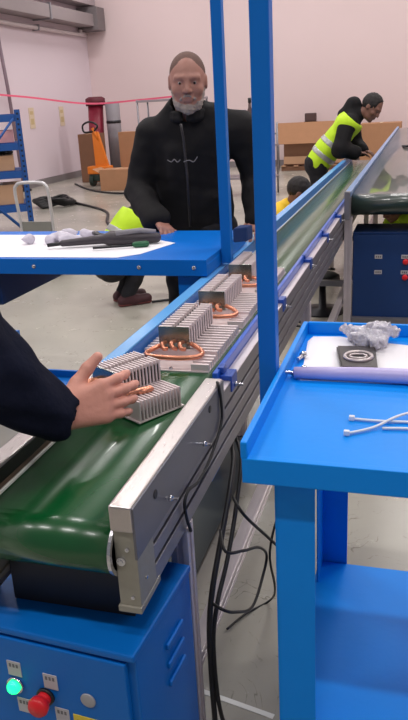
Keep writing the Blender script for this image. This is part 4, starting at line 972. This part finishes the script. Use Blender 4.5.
v.mesh('collar', mat('collar_cloth', (28, 27, 29), 0.8, 0, 0.2, 10, spec=0.25), root)
b = MB(); b.tube([(-1.045, 3.235, 1.42), (-1.045, 3.262, 1.36), (-1.045, 3.285, 1.20), (-1.05, 3.30, 0.95)], 0.006, 8); b.build('zip', mat('zip_grey', (60, 58, 60), 0.4, 0.4), root)
v = F.vol(['hipR', 'hipL', 'anR', 'anL', 'toeR', 'pelvis'], 0.008); F.legs(v, 0.012); v.cap(J['hipR'], J['hipL'], 0.115, k=0.05)
v.rough(0.005, 35, 9); v.clip((0, 0, 0.075), (0, 0, -1)); v.mesh('trousers', TROU, root)
shoes(F, root, SHOEB)
lg = spline([(-1.125, 3.252, 1.266), (-1.105, 3.247, 1.257), (-1.09, 3.245, 1.268), (-1.075, 3.243, 1.256), (-1.06, 3.242, 1.266)], 4)
MB().tube(lg, 0.0025, 6).build('chest_logo', mat('logo_grey', (112, 110, 114), 0.6), root)
lg = spline([(-1.045, 3.243, 1.256), (-1.02, 3.245, 1.262), (-1.0, 3.247, 1.254), (-0.99, 3.248, 1.262), (-0.98, 3.25, 1.276)], 4)
MB().tube(lg, 0.0022, 6).build('chest_logo', MATS['logo_grey'], root)

# ---------- worker at the left whose arm reaches onto the belt
J = dict(head=(-1.13, 1.28, 1.67), neck=(-1.18, 1.27, 1.49), pelvis=(-1.30, 1.20, 0.93), shR=(-1.06, 1.13, 1.38), shL=(-1.22, 1.46, 1.39),
         elR=(-0.862, 1.07, 1.125), wrR=(-0.668, 1.168, 0.935), elL=(-1.42, 1.58, 1.14), wrL=(-1.46, 1.44, 0.92),
         hipR=(-1.28, 1.11, 0.90), hipL=(-1.33, 1.29, 0.90), knR=(-1.24, 1.10, 0.50), knL=(-1.29, 1.33, 0.50), anR=(-1.27, 1.08, 0.09), anL=(-1.33, 1.33, 0.09),
         toeR=(-1.14, 1.11, 0.042), toeL=(-1.20, 1.38, 0.042))
F = Fig(J, 0.007); root = empty('person', (-1.30, 1.20, 0), 'worker in dark navy sweater reaching from the left to grip a heat sink', 'person')
v = Vol(F.lo, F.hi, 0.007)
F.torso(v, -0.014); F.arms(v, -0.004); F.legs(v, -0.006); F.feet(v, -0.004)
v.cap(J['neck'], J['head'], 0.058, 0.054, k=0.02)
# one continuous surface, fine enough for the visible hand
v.mesh_ = None
hf = nrm(np.array([0.85, 0.1, -0.5])); P = head(v, J['head'], hf, (0, 0, 1), 1.0)
hand(v, J['wrL'], d=(0.1, -0.3, -0.9), n=(0.9, 0, 0), th=(0, -1, 0), curl=(0.15, 0.2, 0.2))
hv = v
v2 = Vol((-0.80, 1.02, 0.80), (-0.44, 1.50, 1.08), 0.0025)
v2.cap(J['elR'], J['wrR'], 0.042, 0.030, k=0.02)
HK = dict(d=(0.66, 0.62, 0.06), n=(-0.40, 0.80, -0.30), th=(-0.45, 0.1, 0.90), curl=(0.20, 0.42, 0.36), size=0.205, sc=1.14, spread=0.04, tcurl=-0.2)
hand(v2, J['wrR'], **HK)
hv.clip((-0.72, 1.12, 0.97), nrm(np.array(J['wrR'])-np.array(J['elR'])))
ob = hv.mesh('body', SKIN, root); oh = v2.mesh('hand_tmp', SKINH, root)
# join the fine hand and the body into one mesh
bm = bmesh.new(); bm.from_mesh(ob.data); nb = len(bm.faces); bm.from_mesh(oh.data); bm.faces.ensure_lookup_table()
for f in bm.faces[nb:]: f.material_index = 1
bm.to_mesh(ob.data); bm.free(); ob.data.materials.append(SKINH); bpy.data.objects.remove(oh)
eyes(P, 1.0, root, hf)
r_, f_, u_ = head_axes(hf); A = np.stack([r_, f_, u_])
v = Vol(np.array(J['head'])-0.17, np.array(J['head'])+0.18, 0.006); v.ell(P(0, -0.016, 0.034), (0.084, 0.100, 0.094), A, k=0.01); v.clip(P(0, 0.045, 0.03), f_); v.clip(P(0, 0, -0.04), -u_); v.rough(0.002, 120, 1); v.mesh('hair', HAIR, root)
v = F.vol(h=0.0065); F.torso(v, 0.024)
v.cap(J['shR'], J['elR'], 0.115, 0.118, k=0.05); v.cap(J['elR'], J['wrR'], 0.118, 0.053, k=0.05)
F.arms(v, 0.022, 'L'); v.cap(J['neck'], np.array(J['neck'])+np.array([0.01, 0.01, 0.03]), 0.075, k=0.03)
v.rough(0.006, 38, 6)
dv = nrm(np.array(J['wrR'])-np.array(J['elR'])); 
v.clip(np.array(J['wrR'])+dv*0.060, dv+0) ; v.clip((0, 0, 0.86), (0, 0, -1))
v.cap(np.array(J['wrR'])+dv*0.09, np.array(J['wrR'])+dv*0.024, 0.038, k=0.005, sub=True)
v.mesh('sweater', NAVYC, root)
v = F.vol(['hipR', 'hipL', 'anR', 'anL', 'toeR', 'toeL', 'pelvis'], 0.009); F.legs(v, 0.012); v.cap(J['hipR'], J['hipL'], 0.12, k=0.05); v.clip((0, 0, 0.075), (0, 0, -1)); v.mesh('trousers', TROU, root)
shoes(F, root, SHOEB)

def dressed(J, label, hf, hup, jm, vestm, hood=False, h=0.010, hs=1.0, hk=None, skin=SKIN2, shoem=SHOEB, armg=0.028, vest_rng=None, band=True, haircut=0.05):
    F = Fig(J, h); root = empty('person', (J['pelvis'][0], J['pelvis'][1], 0), label, 'person')
    v = Vol(F.lo, F.hi, 0.008)
    F.torso(v, -0.016); F.arms(v, -0.004); F.legs(v, -0.008); F.feet(v, -0.004)
    v.cap(J['neck'], J['head'], 0.056, 0.052, k=0.02); P = head(v, J['head'], hf, hup, hs)
    for q in 'RL':
        if hk and q in hk: hand(v, J['wr'+q], **hk[q])
    v.mesh('body', skin, root); eyes(P, hs, root, hf)
    r_, f_, u_ = head_axes(hf, hup); A = np.stack([r_, f_, u_])
    v = Vol(np.array(J['head'])-0.18, np.array(J['head'])+0.18, 0.007); v.ell(P(0, -0.018, 0.034), (0.086*hs, 0.102*hs, 0.096*hs), A, k=0.01)
    v.clip(P(0, haircut, 0.03), f_); v.clip(P(0, 0, -0.045), -u_+f_*0.35); v.rough(0.002, 120, 1); v.mesh('hair', HAIR, root)
    v = F.vol(h=h); F.torso(v, 0.018); F.arms(v, armg, r=(0.060, 0.050, 0.036))
    if hood:
        nk = np.array(J['neck']); sp = nrm(nk-np.array(J['pelvis'])); fr = np.cross(nrm(np.array(J['shL'])-np.array(J['shR'])), sp)
        v.cap(nk-fr*0.07-sp*0.04, nk-fr*0.09+sp*0.07, 0.10, 0.085, k=0.05)
        v.cap(nk, nk+sp*0.03, 0.085, k=0.03)
    else: v.cap(J['neck'], np.array(J['neck'])+nrm(np.array(J['head'])-np.array(J['neck']))*0.02, 0.072, k=0.03)
    v.rough(0.007, 28, 4)
    v.mesh('jacket', jm, root)
    # vest: torso layer only, two reflective bands
    sp = nrm(np.array(J['neck'])-np.array(J['pelvis'])); pv = np.array(J['pelvis'])
    def shell(g, a, b, name, m, kk=1):
        v = F.vol(['neck', 'pelvis', 'shR', 'shL', 'hipR', 'hipL'], h); F.torso(v, g, k=0.06)
        v.rough(0.005, 28, 4); v.clip(pv+sp*a, -sp); v.clip(pv+sp*b, sp); return v.mesh(name, m, kk)
    L = np.linalg.norm(np.array(J['neck'])-pv)
    ve = shell(0.044, -0.06, L-0.035, 'vest', vestm, root)
    if band:
        shell(0.050, 0.06, 0.115, 'reflective_band', REFL, ve); shell(0.050, 0.20, 0.255, 'reflective_band', REFL, ve)
        fr = np.cross(nrm(np.array(J['shL'])-np.array(J['shR'])), sp)
    v = F.vol(['hipR', 'hipL', 'knR', 'knL', 'anR', 'anL', 'pelvis'], 0.010); F.legs(v, 0.012); v.cap(J['hipR'], J['hipL'], 0.118, k=0.05); v.cap(J['pelvis'], (np.array(J['hipR'])+np.array(J['hipL']))/2, 0.11, k=0.05)
    v.rough(0.004, 35, 8)
    zc = min(J['anR'][2], J['anL'][2])-0.02; v.clip((0, 0, zc), (0, 0, -1)); v.mesh('trousers', TROU, root)
    shoes(F, root, shoem)
    return F, root, P

# ---------- worker bending over the belt far along the conveyor
J = dict(pelvis=(-1.06, 7.95, 0.86), neck=(-0.68, 7.98, 1.30), head=(-0.515, 7.96, 1.375), shR=(-0.74, 7.80, 1.235), shL=(-0.74, 8.16, 1.235),
         elR=(-0.80, 7.68, 0.995), wrR=(-0.66, 7.76, 0.955), elL=(-0.72, 8.26, 1.0), wrL=(-0.62, 8.10, 0.955),
         hipR=(-1.07, 7.86, 0.84), hipL=(-1.07, 8.04, 0.84), knR=(-1.00, 7.84, 0.46), knL=(-1.06, 8.06, 0.46), anR=(-1.06, 7.82, 0.09), anL=(-1.14, 8.08, 0.09),
         toeR=(-0.93, 7.80, 0.042), toeL=(-1.0, 8.06, 0.042))
hk = {'R': dict(d=(0.9, 0.45, -0.15), n=(0, 0, -1), th=(0, 1, 0), curl=(0.2, 0.3, 0.3)), 'L': dict(d=(0.9, -0.3, -0.25), n=(0, 0, -1), th=(0, -1, 0), curl=(0.2, 0.3, 0.3))}
dressed(J, 'worker in black hoodie and yellow vest bending over the far end of the belt', nrm((0.72, -0.30, -0.62)), (0.6, 0, 0.8), JACK, HIVIS, hood=True, hk=hk, hs=1.08, armg=0.034)

# ---------- person crouching behind the wide bench (back in yellow vest)
J = dict(pelvis=(-2.36, 5.22, 0.37), neck=(-2.13, 5.40, 0.73), head=(-2.00, 5.49, 0.82), shR=(-2.03, 5.26, 0.655), shL=(-2.23, 5.53, 0.655),
         elR=(-1.90, 5.36, 0.43), wrR=(-1.84, 5.47, 0.26), elL=(-2.02, 5.66, 0.42), wrL=(-1.90, 5.66, 0.26),
         hipR=(-2.31, 5.15, 0.33), hipL=(-2.41, 5.29, 0.33), knR=(-2.06, 5.34, 0.43), knL=(-2.17, 5.48, 0.43), anR=(-2.22, 5.22, 0.09), anL=(-2.32, 5.36, 0.09),
         toeR=(-2.11, 5.30, 0.042), toeL=(-2.21, 5.44, 0.042))
hk = {'R': dict(d=(0.4, 0.2, -0.8), n=(1, 0, 0), th=(0, 1, 0)), 'L': dict(d=(0.3, -0.2, -0.8), n=(-1, 0, 0), th=(0, 1, 0))}
dressed(J, 'person in yellow vest and dark red shoes crouching behind the wide bench', nrm((0.7, 0.4, -0.5)), (0, 0, 1), JACK, HIVIS, hk=hk, shoem=SHOE, armg=0.020)

# ---------- dark-haired person low behind the belt in amber vest
J = dict(pelvis=(-1.28, 6.12, 0.27), neck=(-1.04, 6.03, 0.655), head=(-0.955, 5.98, 0.775), shR=(-1.12, 5.86, 0.60), shL=(-1.04, 6.20, 0.60),
         elR=(-0.98, 5.76, 0.40), wrR=(-0.86, 5.92, 0.28), elL=(-0.92, 6.28, 0.40), wrL=(-0.84, 6.12, 0.28),
         hipR=(-1.28, 6.03, 0.25), hipL=(-1.28, 6.21, 0.25), knR=(-0.98, 5.86, 0.42), knL=(-0.98, 6.24, 0.42), anR=(-1.14, 5.92, 0.09), anL=(-1.14, 6.26, 0.09),
         toeR=(-1.01, 5.88, 0.042), toeL=(-1.01, 6.24, 0.042))
hk = {'R': dict(d=(0.6, 0.2, -0.6), n=(0, 1, 0), th=(0, 0, 1)), 'L': dict(d=(0.6, -0.2, -0.6), n=(0, -1, 0), th=(0, 0, 1))}
dressed(J, 'dark-haired person in amber vest squatting low behind the belt rail', nrm((0.7, 0.2, -0.5)), (0, 0, 1), HIVIS2, HIVIS2, hk=hk, band=False, haircut=0.06)
# ---------- person crouched behind the dark cabinet
J = dict(pelvis=(0.16, 6.55, 0.26), neck=(-0.10, 6.35, 0.56), head=(-0.22, 6.22, 0.62), shR=(0.02, 6.20, 0.50), shL=(-0.16, 6.50, 0.50),
         elR=(-0.10, 6.06, 0.30), wrR=(-0.26, 6.16, 0.18), elL=(-0.32, 6.44, 0.30), wrL=(-0.38, 6.28, 0.18),
         hipR=(0.18, 6.46, 0.24), hipL=(0.10, 6.64, 0.24), knR=(-0.08, 6.28, 0.36), knL=(-0.16, 6.62, 0.36), anR=(0.08, 6.34, 0.09), anL=(0.0, 6.66, 0.09),
         toeR=(-0.05, 6.30, 0.042), toeL=(-0.13, 6.64, 0.042))
hk = {'R': dict(d=(-0.5, 0.1, -0.8), n=(0, 1, 0), th=(-1, 0, 0)), 'L': dict(d=(-0.5, 0.0, -0.8), n=(0, -1, 0), th=(-1, 0, 0))}
dressed(J, 'crouching person in yellow vest glimpsed under the wide conveyor behind its cabinet', nrm((-0.6, -0.5, -0.5)), (0, 0, 1), HIVIS, HIVIS, hk=hk)
